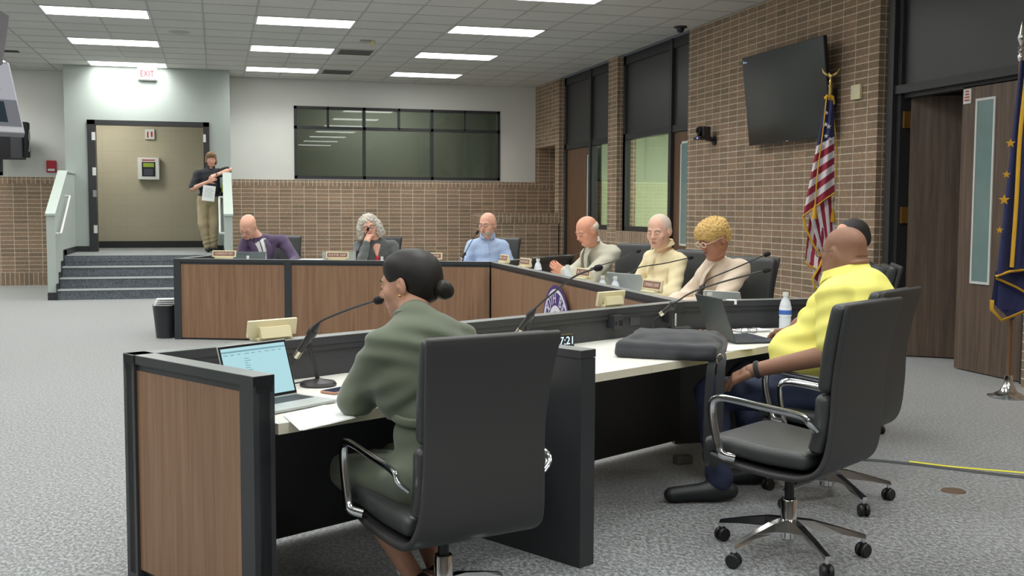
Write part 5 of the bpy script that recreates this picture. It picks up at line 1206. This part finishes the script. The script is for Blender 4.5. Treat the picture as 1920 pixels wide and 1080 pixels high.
# black laptop bag
def bag():
    c = Vector((2.215, 5.06, 0)); u = Vector((.82, -.572, 0)); v = Vector((.572, .82, 0))
    m_bag = mat('black_canvas', rgb(50, 52, 56), .75, bump=.25, bscale=320, sheen=.15)
    w = lambda a, b, z: c+u*a+v*b+Vector((0, 0, z))
    R = np.array([u, v, (0, 0, 1)]).T; tl = math.radians(7); R2 = R@np.array(Matrix.Rotation(tl, 3, 'X'))
    pr = [rbx(w(0, 0, TT+.042), (.232, .150, .016), R, rd=.024, k=.03), rbx(w(.0, .05, TT+.074), (.19, .095, .012), R2, rd=.022, k=.04), ell(w(.02, .02, TT+.075), (.20, .13, .045), R, k=.05),
          cap(w(-.22, -.16, TT+.028), w(.22, -.16, TT+.028), .022, k=.02)]
    nz = lambda X, Y, Z: .0035*np.sin(X*38+Y*20+2*np.sin(Z*30))*np.sin(Y*31-X*9)
    o = sdf(pr, .007, noise=nz, cut=[((0, 0, TT+.001), (0, 0, -1))]).build('shoulder_bag', m_bag, None, True); tag(o, 'black canvas laptop bag lying on the white desktop', 'bag')
    mb = MB(); pts = [w(-.23, .14, TT+.100), w(0, .155, TT+.116), w(.20, .14, TT+.110), w(.275, .0, TT+.075), w(.27, -.13, TT+.03)]
    pb = bez(pts, 6); vs = []
    for i, p in enumerate(pb):
        q = c+(Vector((p.x, p.y, 0))-Vector((c.x, c.y, 0)))*.80; vs += [p, Vector((q.x, q.y, p.z-.012)), Vector((q.x, q.y, p.z-.020)), p-Vector((0, 0, .006))]
    n = len(pb); mb.add(vs, [(i*4+j, i*4+(j+1) % 4, (i+1)*4+(j+1) % 4, (i+1)*4+j) for i in range(n-1) for j in range(4)]+[(0, 1, 2, 3), ((n-1)*4+3, (n-1)*4+2, (n-1)*4+1, (n-1)*4)])
    mb.build('flap', m_bag, o, True)
    MB().tube(pb, .0035, 6).build('piping', mat('brown_piping', rgb(84, 56, 48), .7), o, True)
    mb = MB(); k = [w(.24, -.08, TT+.06), w(.275, -.15, TT+.03), w(.275, -.185, TT-.06), w(.27, -.19, .40), w(.26, -.185, .24), w(.235, -.18, .20), w(.22, -.175, .24), w(.215, -.18, .42), w(.225, -.18, TT-.05), w(.235, -.15, TT+.02)]
    p = bez(k, 5); vs = []
    for q in p: vs += [q-u*.020, q+u*.020, q+u*.020+v*.004, q-u*.020+v*.004]
    n = len(p); mb.add(vs, [(i*4+j, i*4+(j+1) % 4, (i+1)*4+(j+1) % 4, (i+1)*4+j) for i in range(n-1) for j in range(4)])
    mb.build('strap', mat('black_webbing', rgb(44, 45, 48), .7), o, True)
    rp = w(.268, -.165, TT+.015); MB().tube([rp+Vector((.018*math.cos(a), .0, .026*math.sin(a))) for a in [2*PI*i/14 for i in range(15)]], .0035, 6, cap=False).build('strap_ring', m_silv, o, True)
bag()
# rail fittings on the near desk
def rail_thing(name, u_, z, w, h, d, m, label, cat):
    p = P(u_, .067); mt = frame((p.x, p.y, z), (U.x, U.y, 0), (N.x, N.y, 0), (0, 0, 1))
    return tag(MB().bbox((-w/2, 0, 0), (w/2, d, h), .003, mt=mt).build(name, m, None), label, cat), mt
o, mt = rail_thing('power_outlet_block', 2.86, .775, .075, .075, .055, m_black, 'black power block with two sockets fixed below the near rail', 'outlet')
MB().box((-.03, .055, .02), (-.018, .057, .042), mt=mt).box((.002, .055, .015), (.014, .057, .045), mt=mt).box((.020, .055, .015), (.032, .057, .045), mt=mt).build('sockets', m_foam, o)
rail_thing('blank_cover_plate', 3.07, .775, .085, .075, .004, mat('grey_cover_plate', rgb(70, 72, 74), .5), 'grey blank cover plate under the rail near the bag', 'cover plate')
rail_thing('blank_cover_plate', 1.62, .79, .10, .06, .004, MATS['grey_cover_plate'], 'grey blank cover plate under the rail left of the divider', 'cover plate')
o, mt = rail_thing('cable_box', 3.37, .775, .06, .08, .05, m_mic, 'black cable box with a white plug by the base of the long microphone', 'outlet')
MB().box((.022, .05, -.03), (.032, .056, .05), mt=mt).build('plug', m_whitep, o)
t = tag(sdf([rbx((2.66, 5.96, TT+.022), (.055, .03, .010), rd=.01, k=.01), cap((2.56, 5.93, TT+.012), (2.74, 5.90, TT+.012), .007, k=.004), cap((2.62, 5.86, TT+.010), (2.72, 5.95, TT+.014), .006, k=.004)], .005).build('cable_bundle', m_cable, None, True), 'tangle of dark cables and adapters in the desk corner behind the bag', 'cables')
sheet(flp((2.58, 5.86), .16, .12, 30), TT+.0005, 'white slip of paper under the cables in the desk corner', 2)
t = tag(sdf([ell((2.70, 5.84, TT+.016), (.035, .02, .016), k=.01), ell((2.73, 5.83, TT+.02), (.015, .012, .018), k=.01)], .005).build('wrapper', mat('orange_brown_wrapper', rgb(190, 120, 90), .5), None, True), 'crumpled orange-brown wrapper behind the black bag', 'wrapper')
sheet(flp((3.12, 5.96), .20, .13, 5), TT+.0005, 'open white notebook page below the resting hand', 10, 'notebook')
g = MB()
for q in (-1, 1): g.tube([(3.05+q*.03+.024*math.cos(a), 5.84+.004*q, TT+.022+.018*math.sin(a)) for a in [2*PI*i/14 for i in range(15)]], .0018, 6, cap=False); g.tube([(3.05+q*.055, 5.84, TT+.026), (3.05+q*.055, 5.95, TT+.022), (3.05+q*.05, 5.97, TT+.008)], .0018, 6)
tag(g.build('eyeglasses', m_mic, None, True), 'folded dark eyeglasses lying beyond the black laptop', 'glasses')
mb = MB(); mb.tube([(3.07, 5.66, TT+.012), (3.14, 5.60, TT+.05)], .005, 8); pn = tag(mb.build('pen', m_silv, None, True), 'silver pen with a green band held at the desk by the man in yellow', 'pen')
MB().tube([(3.135, 5.604, TT+.0475), (3.155, 5.587, TT+.058)], .0062, 8).build('pen_band', mat('green_pen_band', rgb(60, 160, 60), .4), pn, True)
for (x, y, lb) in ((2.98, 6.135, 'white folded label stuck on the black end rail beside the tablet'), (3.09, 6.135, 'small white clip hooked over the black end rail')):
    tag(MB().bbox((x-.03, y-.012, H-.028), (x+.022, y+.04, H+.004), .003).build('paper_tag', m_paper, None), lb, 'tag')
mb = MB().tube([(.0, 0, 0), (0, 0, 0.001)], .001)
rp = tag(MB().bbox((2.93, 7.60, .905), (2.948, 7.645, 1.005), .004).build('highlighter', mat('yellow_highlighter', rgb(232, 214, 60), .4), None), 'yellow marker upright by the pale yellow shirt', 'marker')
rp.location.x = .47; rp.location.y = -.4; rp.location.z = -.195
# seal on the right desk
def seal():
    m_pu = mat('seal_purple', rgb(74, 50, 122), .5); m_sw = mat('seal_white', rgb(232, 230, 238), .5)
    x0 = 2.722; t = empty('wall_seal', (x0, 8.60, .43), 0, 'round purple and white seal lettered SOUTH BEND on the wood desk front', 'seal')
    t.matrix_world = frame((x0, 8.60, .43), (0, -1, 0), (0, 0, 1), (-1, 0, 0))
    def ring(r0, r1, z, m, name):
        MB().lathe([(r0, z-.001), (r1, z-.001), (r1, z), (r0, z), (r0, z-.001)] if r0 > 0 else [(0, z-.001), (r1, z-.001), (r1, z), (0, z)], 64, caps=False).build(name, m, t)
    ring(0, .385, .006, m_pu, 'disc'); ring(.325, .352, .008, m_sw, 'white_ring'); ring(.165, .215, .008, m_sw, 'inner_ring'); ring(0, .085, .008, m_sw, 'centre')
    s_ = 'SOUTH BEND'
    for i, ch in enumerate(s_):
        if ch == ' ': continue
        a = math.radians(76-17*i); mt = Matrix.Rotation(a, 4, 'Z') @ Matrix.Translation((0, .270, .0075))
        text_mesh(ch, .125, 'letter', m_sw, t, mt, .0008)
seal()
# ================================================================ FLAGS
def fs(p, k): return Vector((p[0]*k, p[1]*k, HC+(p[2]-HC)*k))
def patch(mb, TL, TR, BR, BL, nu, nv, amp, nf, mf, nrm, ph=0, th=.004):
    vs = []
    TL, TR, BR, BL, nrm = map(Vector, (TL, TR, BR, BL, nrm))
    for s_ in (0, 1):
        for j in range(nv+1):
            for i in range(nu+1):
                u_, v_ = i/nu, j/nv; p = (TL*(1-u_)+TR*u_)*(1-v_)+(BL*(1-u_)+BR*u_)*v_
                vs.append(p+nrm*(amp*(.3+.7*v_)*math.sin(u_*nf*2*PI+ph+v_*.8)-s_*th))
    n = (nu+1)*(nv+1); F_ = []; M_ = []
    for s_ in (0, 1):
        for j in range(nv):
            for i in range(nu):
                a = s_*n+j*(nu+1)+i; f = (a, a+1, a+nu+2, a+nu+1); F_.append(f if s_ else f[::-1]); M_.append(mf((i+.5)/nu, (j+.5)/nv))
    o = len(mb.v); mb.add(vs, F_); mb.m[-len(M_):] = M_
m_red = mat('flag_crimson', rgb(150, 36, 62), .85, sheen=.2); m_fw = mat('flag_white', rgb(222, 216, 220), .85); m_nv = mat('flag_navy', rgb(40, 46, 92), .85, sheen=.2); m_gold = mat('gold_fringe', rgb(222, 170, 46), .8, bump=.6, bscale=200); m_goldm = mat('gold_metal', rgb(214, 190, 120), .2, metal=1)
def star(mb, c, r, ux, uz, n_):
    vs = []
    for k in range(10):
        a = PI/2+k*PI/5; q = r if k % 2 == 0 else r*.42; vs.append(Vector(c)+ux*(q*math.cos(a))+uz*(q*math.sin(a))+n_*.004)
    vs.append(Vector(c)+n_*.006); mb.add(vs, [(k, (k+1) % 10, 10) for k in range(10)]); mb.add([v-n_*.005 for v in vs], [((k+1) % 10, k, 10) for k in range(10)])
def pole_base(t, h, rb=.14):
    MB().lathe([(0, 0), (rb, 0), (rb*1.02, .012), (rb*.75, .022), (rb*.42, .05), (rb*.3, .09), (.034, .11), (.030, .17), (.022, .175), (0, .175)], 32).build('stand_base', m_chrome, t, True)
    MB().tube([(0, 0, .15), (0, 0, h)], .0145, 12).build('pole', mat('oak_pole', rgb(120, 86, 56), .4), t, True)
def us_flag():
    k = 1.094; o = Vector((5.742, 9.435, 0)); t = empty('flag', o, 0, 'striped flag with stars and gold fringe on a pole topped by a gold eagle', 'flag')
    pole_base(t, 2.50)
    vdir = Vector((o.x, o.y, 0)).normalized(); nrm = -vdir; ux = Vector((-nrm.y, nrm.x, 0)); uz = Vector((0, 0, 1))
    q = lambda a, z, dn=.05: ux*a+nrm*dn+uz*z           # local flag plane, a to the right in the picture
    mb = MB()
    bands = lambda v: 2 if v < .40 else (1 if int((v-.40)/.60*8) % 2 == 0 else 0)
    patch(mb, q(-.045, 2.50), q(.035, 2.50), q(.060, 1.63, .07), q(-.225, 1.40, .09), 30, 80, .028, 1.7, lambda u, v: bands(v), nrm)
    patch(mb, q(-.20, 1.50, .03), q(.065, 1.70, .02), q(.085, 1.02, .02), q(-.03, .95, .05), 40, 40, .022, 1.6, lambda u, v: (1 if int(u*7) % 2 == 0 else 0), nrm, 1)
    patch(mb, q(-.165, 1.42, .01), q(-.02, 1.25, .02), q(-.02, .80, .03), q(-.20, .95, .02), 30, 40, .02, 1.2, lambda u, v: (0 if int(u*4.999+v*.8) % 2 == 0 else 1), nrm, 2)
    patch(mb, q(-.09, 1.15, .035), q(.05, 1.22, .03), q(-.02, .70, .03), q(-.12, .78, .02), 24, 30, .015, 1.2, lambda u, v: (0 if int(u*3.4+.5) % 2 else 1), nrm, .5)
    mb.build('flag_cloth', [m_red, m_fw, m_nv], t, True)
    for a, z, r in ((-.055, 1.98, .024), (-.02, 2.07, .026), (-.065, 2.09, .024), (-.085, 1.91, .024), (.005, 1.95, .022), (-.06, 2.20, .022)):
        st = MB(); star(st, q(a*.62+.004, z+.175, .095), r, ux, uz, nrm); st.build('star', m_fw, t)
    f = MB(); f.tube([q(-.228, 1.385, .10), q(-.13, 1.46, .10), q(-.03, 1.545, .09), q(.064, 1.61, .08)], .020, 8, flat=.4); f.tube([q(-.225, 1.385, .07), q(-.20, 1.27, .06), q(-.12, 1.10, .06), q(-.05, .99, .06)], .018, 8, flat=.45)
    f.tube([q(-.205, .94, .05), q(-.155, .90, .05), q(-.10, .88, .05)], .018, 8, flat=.45); f.tube([q(-.01, 1.06, .07), q(-.06, .90, .06), q(-.125, .78, .05), q(-.10, .68, .05), q(-.05, .67, .05)], .016, 8, flat=.45)
    f.build('fringe', m_gold, t, True)
    c = MB(); c.tube([q(-.045, 2.52, .03), q(-.03, 2.54, .05), q(.02, 2.53, .04), q(.03, 2.46, .03)], .018, 8); c.tube(bez([q(-.035, 2.52, .10), q(-.06, 2.2, .13), q(-.10, 1.8, .14), q(-.115, 1.5, .14)], 5), .0065, 6); c.tube([q(-.115, 1.50, .14), q(-.117, 1.44, .14), q(-.119, 1.36, .14)], [.008, .020, .026], 10)
    c.tube(bez([q(.01, 2.5, .02), q(.075, 2.0, -.01), q(.060, 1.6, .01), q(.052, 1.45, .02)], 5), .006, 6); c.tube([q(.052, 1.46, .02), q(.052, 1.40, .02), q(.052, 1.33, .02)], [.008, .020, .026], 10)
    c.build('cord_and_tassels', m_gold, t, True)
    z0 = 2.50
    MB().lathe([(.018, z0), (.020, z0+.02), (.020, z0+.13), (.030, z0+.145), (.012, z0+.16), (.020, z0+.18), (.012, z0+.20), (.0, z0+.2)], 16).build('ferrule', m_goldm, t, True)
    e = [ell(q(0, z0+.225, 0), (.016, .014, .034), k=.01), cap(q(0, z0+.245, 0), q(-.016, z0+.262, .01), .010, .007, k=.006)]
    for s_ in (-1, 1): e += [cap(q(s_*.01, z0+.235, 0), q(s_*.055, z0+.262, 0), .011, .009, k=.008), cap(q(s_*.055, z0+.262, 0), q(s_*.085, z0+.305, 0), .009, .004, k=.008), cap(q(s_*.04, z0+.250, 0), q(s_*.075, z0+.275, 0), .012, .006, k=.008)]
    sdf([dict(p, **({} )) for p in e], .004).build('eagle_finial', m_goldm, t, True)
us_flag()
def state_flag():
    o = Vector((5.925, 7.074, 0)); t = empty('flag', o, 0, 'navy flag with gold stars and gold fringe hanging at the right edge', 'flag')
    pole_base(t, 2.60, .15)
    vdir = Vector((o.x, o.y, 0)).normalized(); nrm = -vdir; ux = Vector((-nrm.y, nrm.x, 0)); uz = Vector((0, 0, 1))
    q = lambda a, z, dn=.05: ux*(a+.028)+nrm*dn+uz*z
    mb = MB(); z_ = lambda u, v: 0
    patch(mb, q(-.03, 2.58), q(.06, 2.58), q(.28, 1.03, .10), q(-.14, .95, .12), 40, 60, .035, 2.2, z_, nrm)
    patch(mb, q(-.12, 1.05, .06), q(.25, 1.05, .05), q(.28, .62, .05), q(-.13, .70, .07), 30, 20, .02, 1.5, z_, nrm, 1)
    patch(mb, q(-.15, .98, .03), q(.16, .86, .04), q(-.02, .60, .04), q(-.17, .74, .03), 24, 20, .015, 1.2, z_, nrm, 2)
    mb.build('flag_cloth', [m_nv], t, True)
    for a, z, r in ((-.075, 1.955, .036), (-.095, 1.72, .030), (-.105, 1.53, .042), (-.128, 1.30, .028)):
        st = MB(); star(st, q(a, z, .155), r, ux, uz, nrm); st.build('star', m_gold, t)
    f = MB(); f.tube([q(-.145, .945, .135), q(-.05, .985, .13), (q(.05, 1.0, .12)), q(.28, 1.03, .12)], .026, 8, flat=.4); f.tube([q(-.14, .93, .10), q(-.01, .87, .09), q(.13, .79, .09), q(.28, .72, .09)], .024, 8, flat=.4)
    f.tube([q(-.165, .76, .09), q(-.165, .69, .09), q(-.09, .605, .09), q(.03, .665, .09), q(.28, .79, .09)], .024, 8, flat=.4); f.tube(bez([q(.015, 2.45, .12), q(-.012, 2.0, .14), q(-.02, 1.5, .16), q(-.035, 1.02, .16)], 6), .020, 8, flat=.6)
    f.build('fringe', m_gold, t, True)
    z0 = 2.58
    MB().lathe([(.018, z0), (.024, z0+.02), (.024, z0+.05), (.016, z0+.06), (.030, z0+.075), (.016, z0+.09), (.026, z0+.105), (.012, z0+.12), (.016, z0+.135), (.030, z0+.17), (.024, z0+.20), (.010, z0+.26), (0, z0+.30)], 16).build('spear_finial', m_chrome, t, True)
state_flag()
# ================================================================ THINGS ON WALLS AND CEILING
def tv():
    c = [Vector(p) for p in ((6.14, 12.025, 3.258), (6.14, 10.18, 3.252), (6.26, 10.275, 2.185), (6.26, 12.05, 2.245))]
    t = empty('television', (6.2, 11.13, 2.73), 0, 'large black flat television tilted down on the brick wall', 'television'); o = Vector(t.location)
    ctr = Vector((6.17, 11.115, 2.735)); w, h = 1.82, 1.05
    up = Vector((-.115, 0, 1)).normalized(); rt = Vector((0, -1, 0)); nn = Vector((-up.z, 0, up.x)); nn = rt.cross(up)*-1
    if nn.x > 0: nn = -nn
    mt = frame(ctr-o, rt, -nn, up)
    MB().bbox((-w/2, 0, -h/2), (w/2, .045, h/2), .006, mt=mt).build('television_body', m_bez, t)
    MB().box((-w/2+.012, -.0015, -h/2+.02), (w/2-.012, 0, h/2-.012), mt=mt).build('television_screen', mat('tv_glass', rgb(30, 31, 34), .13, spec=.6), t)
    MB().box((-w/2+.03, -.002, h/2-.075), (-w/2+.05, -.0015, h/2-.045), mt=mt).box((-w/2+.055, -.002, h/2-.075), (-w/2+.065, -.0015, h/2-.05), mt=mt).box((-w/2+.075, -.002, h/2-.075), (-w/2+.12, -.0015, h/2-.06), mt=mt).build('input_label', emat('tv_osd', (.3, .42, .6, 1), .8), t)
    MB().box((-.03, -.002, -h/2+.004), (.03, -.0005, -h/2+.014), mt=mt).build('maker_badge', m_silv, t)
    MB().box((6.24-o.x, -.2, -.15), (XR-.001-o.x, .2, .15)).build('wall_bracket', m_foam, t)
tv()
def ptz():
    t = empty('ptz_camera', (6.22, 13.25, 2.42), 0, 'black pan-tilt camera on a bracket between the door and the television', 'camera')
    MB().bbox((-.12, -.1, -.06), (.06, .1, -.02), .01).build('camera_base', m_mic, t); MB().tube([(.0, -.02, -.05), (.14, -.02, -.07)], .022, 10).tube([(.115, -.02, -.07), (.14, -.02, -.07)], .06, 16).build('bracket', m_mic, t, True)
    for q in (-1, 1): MB().bbox((-.07, q*.085-.018, -.03), (.04, q*.085+.018, .11), .015).build('yoke_arm', m_mic, t)
    h = MB().tube([(-.10, 0, .06), (.05, 0, .06)], .055, 20); h.build('camera_head', m_mic, t, True); MB().tube([(-.108, 0, .06), (-.095, 0, .06)], .036, 20).build('lens', mat('lens_glass', rgb(20, 22, 30), .05), t, True)
    MB().box((-.122, -.05, -.052), (-.119, -.01, -.035)).build('indicator', emat('blue_led', (.2, .3, 1, 1), 2), t)
ptz()
t = empty('thermostat', (XR, 9.93, 2.65), 0, 'cream wall box on the brick right of the television', 'wall sensor'); MB().bbox((-.035, -.085, -.075), (0, .085, .075), .008).build('sensor_case', m_cream, t); MB().box((-.037, -.02, .02), (-.035, .02, .035)).build('sensor_window', m_whitep, t)
t = empty('wall_receiver', (XR, 10.36, 2.64), 0, 'small dark box with a blue light behind the eagle flagpole', 'wall sensor'); MB().bbox((-.10, -.05, -.10), (0, .05, .09), .01).build('receiver_case', m_mic, t); MB().box((-.103, -.03, .02), (-.10, .03, .07)).build('receiver_light', emat('receiver_glow', (.35, .35, 1, 1), 1.2), t)
t = empty('dome_camera', (6.14, 13.9, CEIL), 0, 'small dark dome camera on the ceiling beside the brick wall', 'camera'); MB().lathe([(0, -.02), (.085, -.02), (.09, 0), (0, 0)], 24).build('dome_ring', m_mic, t, True); MB().lathe([(0, -.085), (.03, -.08), (.05, -.055), (.055, -.02), (0, -.02)], 24).build('dome', MATS['lens_glass'], t, True)
t = empty('smoke_detector', (-.46, 16.36, CEIL), 0, 'pale round ceiling speaker between the left and middle light columns', 'ceiling speaker'); MB().lathe([(0, -.012), (.13, -.012), (.15, 0), (0, 0)], 28).build('speaker_ring', m_grid, t, True); t.name = 'ceiling_speaker'
t = empty('ceiling_sensor', (2.22, 16.38, CEIL), 0, 'small boxy sensor on the ceiling right of the middle light column', 'ceiling sensor'); MB().bbox((-.12, -.06, -.03), (.02, .06, 0), .01).build('sensor_plate', m_grid, t); MB().bbox((.03, -.05, -.07), (.10, .05, 0), .01).build('sensor_eye', m_cream, t)
def vent(x0, x1, y0, y1, label):
    t = empty('air_vent', ((x0+x1)/2, (y0+y1)/2, CEIL), 0, label, 'vent'); w, d = (x1-x0)/2, (y1-y0)/2
    MB().box((-w, -d, -.006), (w, d, 0)).build('vent_frame', m_grid, t)
    s = MB(); n = 5
    for k in range(n): yy = -d*.8+2*d*.8*k/(n-1); s.box((-w*.92, yy-.012, -.014), (w*.92, yy+.012, -.005))
    s.build('vent_slats', mat('vent_slot', rgb(70, 72, 72), .7), t)
vent(GX0+6*T+.05, GX0+7*T-.05, GY0+6*T+.05, GY0+7*T-.05, 'slotted air vent between the second lights of the middle and right columns'); vent(GX0+6*T+.05, GX0+7*T-.05, GY0+10*T+.05, GY0+11*T-.05, 'slotted air vent right of the farthest middle ceiling light'); vent(-3.25, -3.0, 19.0, 19.2, 'tiny grille in the ceiling near the far left corner')
def exit_sign():
    t = empty('exit_sign', (-1.143, VY-.03, 3.80), 0, 'white exit sign with red letters above the hall doorway', 'sign'); MB().bbox((-.17, -.045, -.11), (.17, .03, .11), .02).build('sign_case', m_whitep, t)
    MB().box((-.155, -.048, -.095), (.155, -.046, .095)).build('sign_face', emat('exit_face', (1, .96, .96, 1), 1.3), t)
    text_mesh('EXIT', .15, 'lettering', emat('exit_red', (.9, .12, .16, 1), 1.1), t, Matrix.Translation((0, -.0495, 0)) @ Matrix.Rotation(PI/2, 4, 'X'), .0005, 1.1, fit=.225)
exit_sign()
t = empty('fire_alarm_pull', (-2.90, YF, 2.18), 0, 'red fire alarm pull on the white wall left of the steps', 'fire alarm'); m_rd = mat('alarm_red', rgb(176, 28, 46), .4)
MB().bbox((-.085, -.06, -.11), (.085, 0, .11), .015).build('alarm_case', m_rd, t); MB().bbox((-.06, -.075, -.085), (.06, -.055, -.04), .008).build('pull_handle', m_whitep, t)
t = empty('strobe', (-1.22, 22.5, 2.86), 0, 'small white and red strobe on the hall wall above the cabinet', 'fire alarm'); MB().bbox((-.09, -.05, -.10), (.09, 0, .10), .01).build('strobe_case', m_whitep, t); MB().box((-.05, -.055, -.07), (-.025, -.05, .05)).box((.02, -.055, -.05), (.05, -.05, .05)).build('strobe_print', m_rd, t)
t = empty('defibrillator_cabinet', (-1.25, 22.5, 2.19), 0, 'white wall cabinet with a dark window in the hall', 'cabinet'); MB().bbox((-.20, -.14, -.215), (.20, 0, .215), .012).build('cabinet_case', m_whitep, t)
MB().box((-.125, -.146, -.15), (.125, -.141, .13)).build('cabinet_window', m_bez, t); MB().box((-.10, -.149, .03), (.10, -.146, .11)).build('green_label', mat('lime_label', rgb(150, 170, 60), .5), t); MB().box((-.12, -.1455, .155), (.12, -.141, .175)).build('red_heading', m_rd, t); MB().bbox((-.09, -.149, -.13), (.08, -.146, .0), .002).build('device', mat('dark_case_grey', rgb(70, 72, 84), .5), t)
def speaker():
    t = empty('wall_speaker', (-3.50, 21.25, 2.62), 0, 'black wall speaker partly behind the hanging screen', 'speaker')
    MB().bbox((-.35, -.32, -.34), (.22, .05, .33), .02).build('speaker_cabinet', m_black, t); MB().box((-.33, -.328, -.32), (.02, -.32, .31)).build('speaker_grille', m_foam, t)
    g = MB().bbox((.22, -.28, -.30), (.30, .0, .32), .01); g.build('mount_plate', m_foam, t)
    MB().tube(bez([(.305, -.2, -.2), (.31, -.12, -.05), (.31, -.2, .05), (.305, -.1, .2)], 5), .008, 6).build('speaker_wire', m_whitep, t, True)
    MB().box((-.1, .05, -.1), (.1, .364, .1)).build('wall_bracket', m_foam, t)
speaker()
def hanging_screen():
    TR, BR = Vector((-1.50, 9.09, 2.54)), Vector((-1.328, 8.61, 1.98)); up = (TR-BR); hgt = up.length; up.normalize()
    rt = Vector((.93, .36, 0)).normalized(); rt = (rt-up*rt.dot(up)).normalized(); nn = rt.cross(up).normalized()
    w = 1.15; c = BR-rt*(w/2)+up*(hgt/2); t = empty('hanging_screen', c, 0, 'grey framed display hanging at the upper left edge with a document on it', 'screen')
    mt = frame((0, 0, 0), rt, -nn, up); h2 = hgt/2
    MB().bbox((-w/2, 0, -h2), (w/2, .05, h2), .008, mt=mt).build('screen_case', mat('silver_bezel', rgb(156, 156, 160), .4), t)
    MB().box((-w/2+.03, -.002, -h2+.06), (w/2-.012, -.0005, h2-.015), mt=mt).build('display', emat('lit_document', rgb(205, 206, 214), .62), t)
    MB().box((-w/2+.02, -.003, h2-.016), (w/2-.02, -.0005, h2-.002), mt=mt).build('top_shade', m_bez, t)
    g = MB()
    for k, z in enumerate((.12, .07)): g.box((-.1, -.0035, z), (w/2-.10, -.002, z+.006), mt=mt)
    g.build('document_lines', m_ink, t)
    MB().box((-w/2+.03, -.003, -h2+.06), (w/2-.012, -.0021, -.04), mt=mt).build('document_picture', emat('lit_picture', rgb(150, 152, 158), .55), t)
    MB().box((w/2-.20, -.004, -h2+.10), (w/2-.10, -.003, -.06), mt=mt).box((w/2-.42, -.004, -h2+.12), (w/2-.24, -.003, -h2+.13), mt=mt).build('picture_subject', emat('lit_picture_dark', rgb(70, 84, 90), .45), t)
    pt = mt @ Vector((-.2, .045, h2-.03)); MB().tube([pt, Vector((pt.x, pt.y, CEIL-c.z))], .02, 10).build('ceiling_pole', m_steel, t, True)
    # second, nearer one: only its grey back corner shows
    p = [Vector(v) for v in ((-1.447, 8.811, 2.845), (-1.497, 8.799, 2.493), (-2.3, 8.3, 2.5), (-2.3, 8.3, 3.15), (-1.60, 8.80, 2.93))]
    mb = MB(); n = len(p); off = Vector((-.10, .30, 0)); mb.add(p+[v+off for v in p], [tuple(range(n)), tuple(range(n, 2*n))[::-1]]+[(i, n+i, n+(i+1) % n, (i+1) % n) for i in range(n)])
    t2 = tag(mb.build('projector', mat('grey_plastic_case', rgb(112, 108, 112), .5)), 'dark grey projector housing cut by the upper left corner', 'projector')
    MB().tube([(-2.0, 8.5, 2.9), (-2.0, 8.5, CEIL)], .025, 10).build('ceiling_pole', m_steel, t2, True)
hanging_screen()
# trash bin with papers at the far desk end
t = empty('waste_bin', (-.56, 12.62, 0), 0, 'black waste bin against the left end of the far desk', 'bin')
MB().lathe([(0, 0), (.10, 0), (.135, .36), (.14, .365), (.128, .355), (.095, .01), (0, .01)], 24).build('bin_body', m_black, t, True)
mb = MB()
for k in range(4): mb.box((-.12+.01*k, -.08, .33+.022*k), (.08+.01*k, .09, .338+.022*k))
tag(mb.build('paper_stack', m_paper, None), 'white papers sticking out of the black waste bin', 'paper').location = (-.56, 12.62, .03)
# floor: yellow tape, dark cable cover, brass outlet
def strip(pts, w, z0, z1, name, m, label, cat):
    mb = MB(); p = bez([(a, b, 0) for a, b in pts], 6); vs = []
    for i, q in enumerate(p):
        d = (p[min(i+1, len(p)-1)]-p[max(i-1, 0)]).normalized(); s = Vector((-d.y, d.x, 0))*w/2
        vs += [q-s+Vector((0, 0, z0)), q+s+Vector((0, 0, z0)), q+s*.8+Vector((0, 0, z1)), q-s*.8+Vector((0, 0, z1))]
    n = len(p); mb.add(vs, [(i*4+j, i*4+(j+1) % 4, (i+1)*4+(j+1) % 4, (i+1)*4+j) for i in range(n-1) for j in range(4)]+[(0, 1, 2, 3), (n*4-1, n*4-2, n*4-3, n*4-4)])
    return tag(mb.build(name, m), label, cat)
strip([(3.84, 5.37), (4.02, 5.18), (4.29, 4.98), (4.9, 4.5)], .028, .002, .004, 'floor_tape', mat('yellow_tape', rgb(226, 220, 60), .5), 'strip of yellow tape on the carpet at the right', 'tape')
strip([(3.2, 5.68), (3.68, 5.42), (4.0, 5.10), (4.22, 4.88), (4.8, 4.35)], .045, .001, .008, 'floor_cable', mat('grey_cable_cover', rgb(74, 76, 78), .7), 'dark grey cable running beside the yellow tape', 'cable')
t = tag(MB().lathe([(0, 0), (.062, 0), (.058, .004), (0, .005)], 24).build('floor_outlet', mat('bronze_outlet', rgb(112, 92, 76), .5, metal=.3)), 'round brown floor outlet in the carpet right of the empty chair', 'outlet'); t.location = (3.66, 4.741, .0005)
tag(MB().bbox((2.50, 5.62, .003), (2.60, 5.68, .05), .004).build('floor_plug', mat('grey_plug', rgb(120, 120, 120), .5)), 'small grey plug box on the carpet under the bag desk', 'outlet')
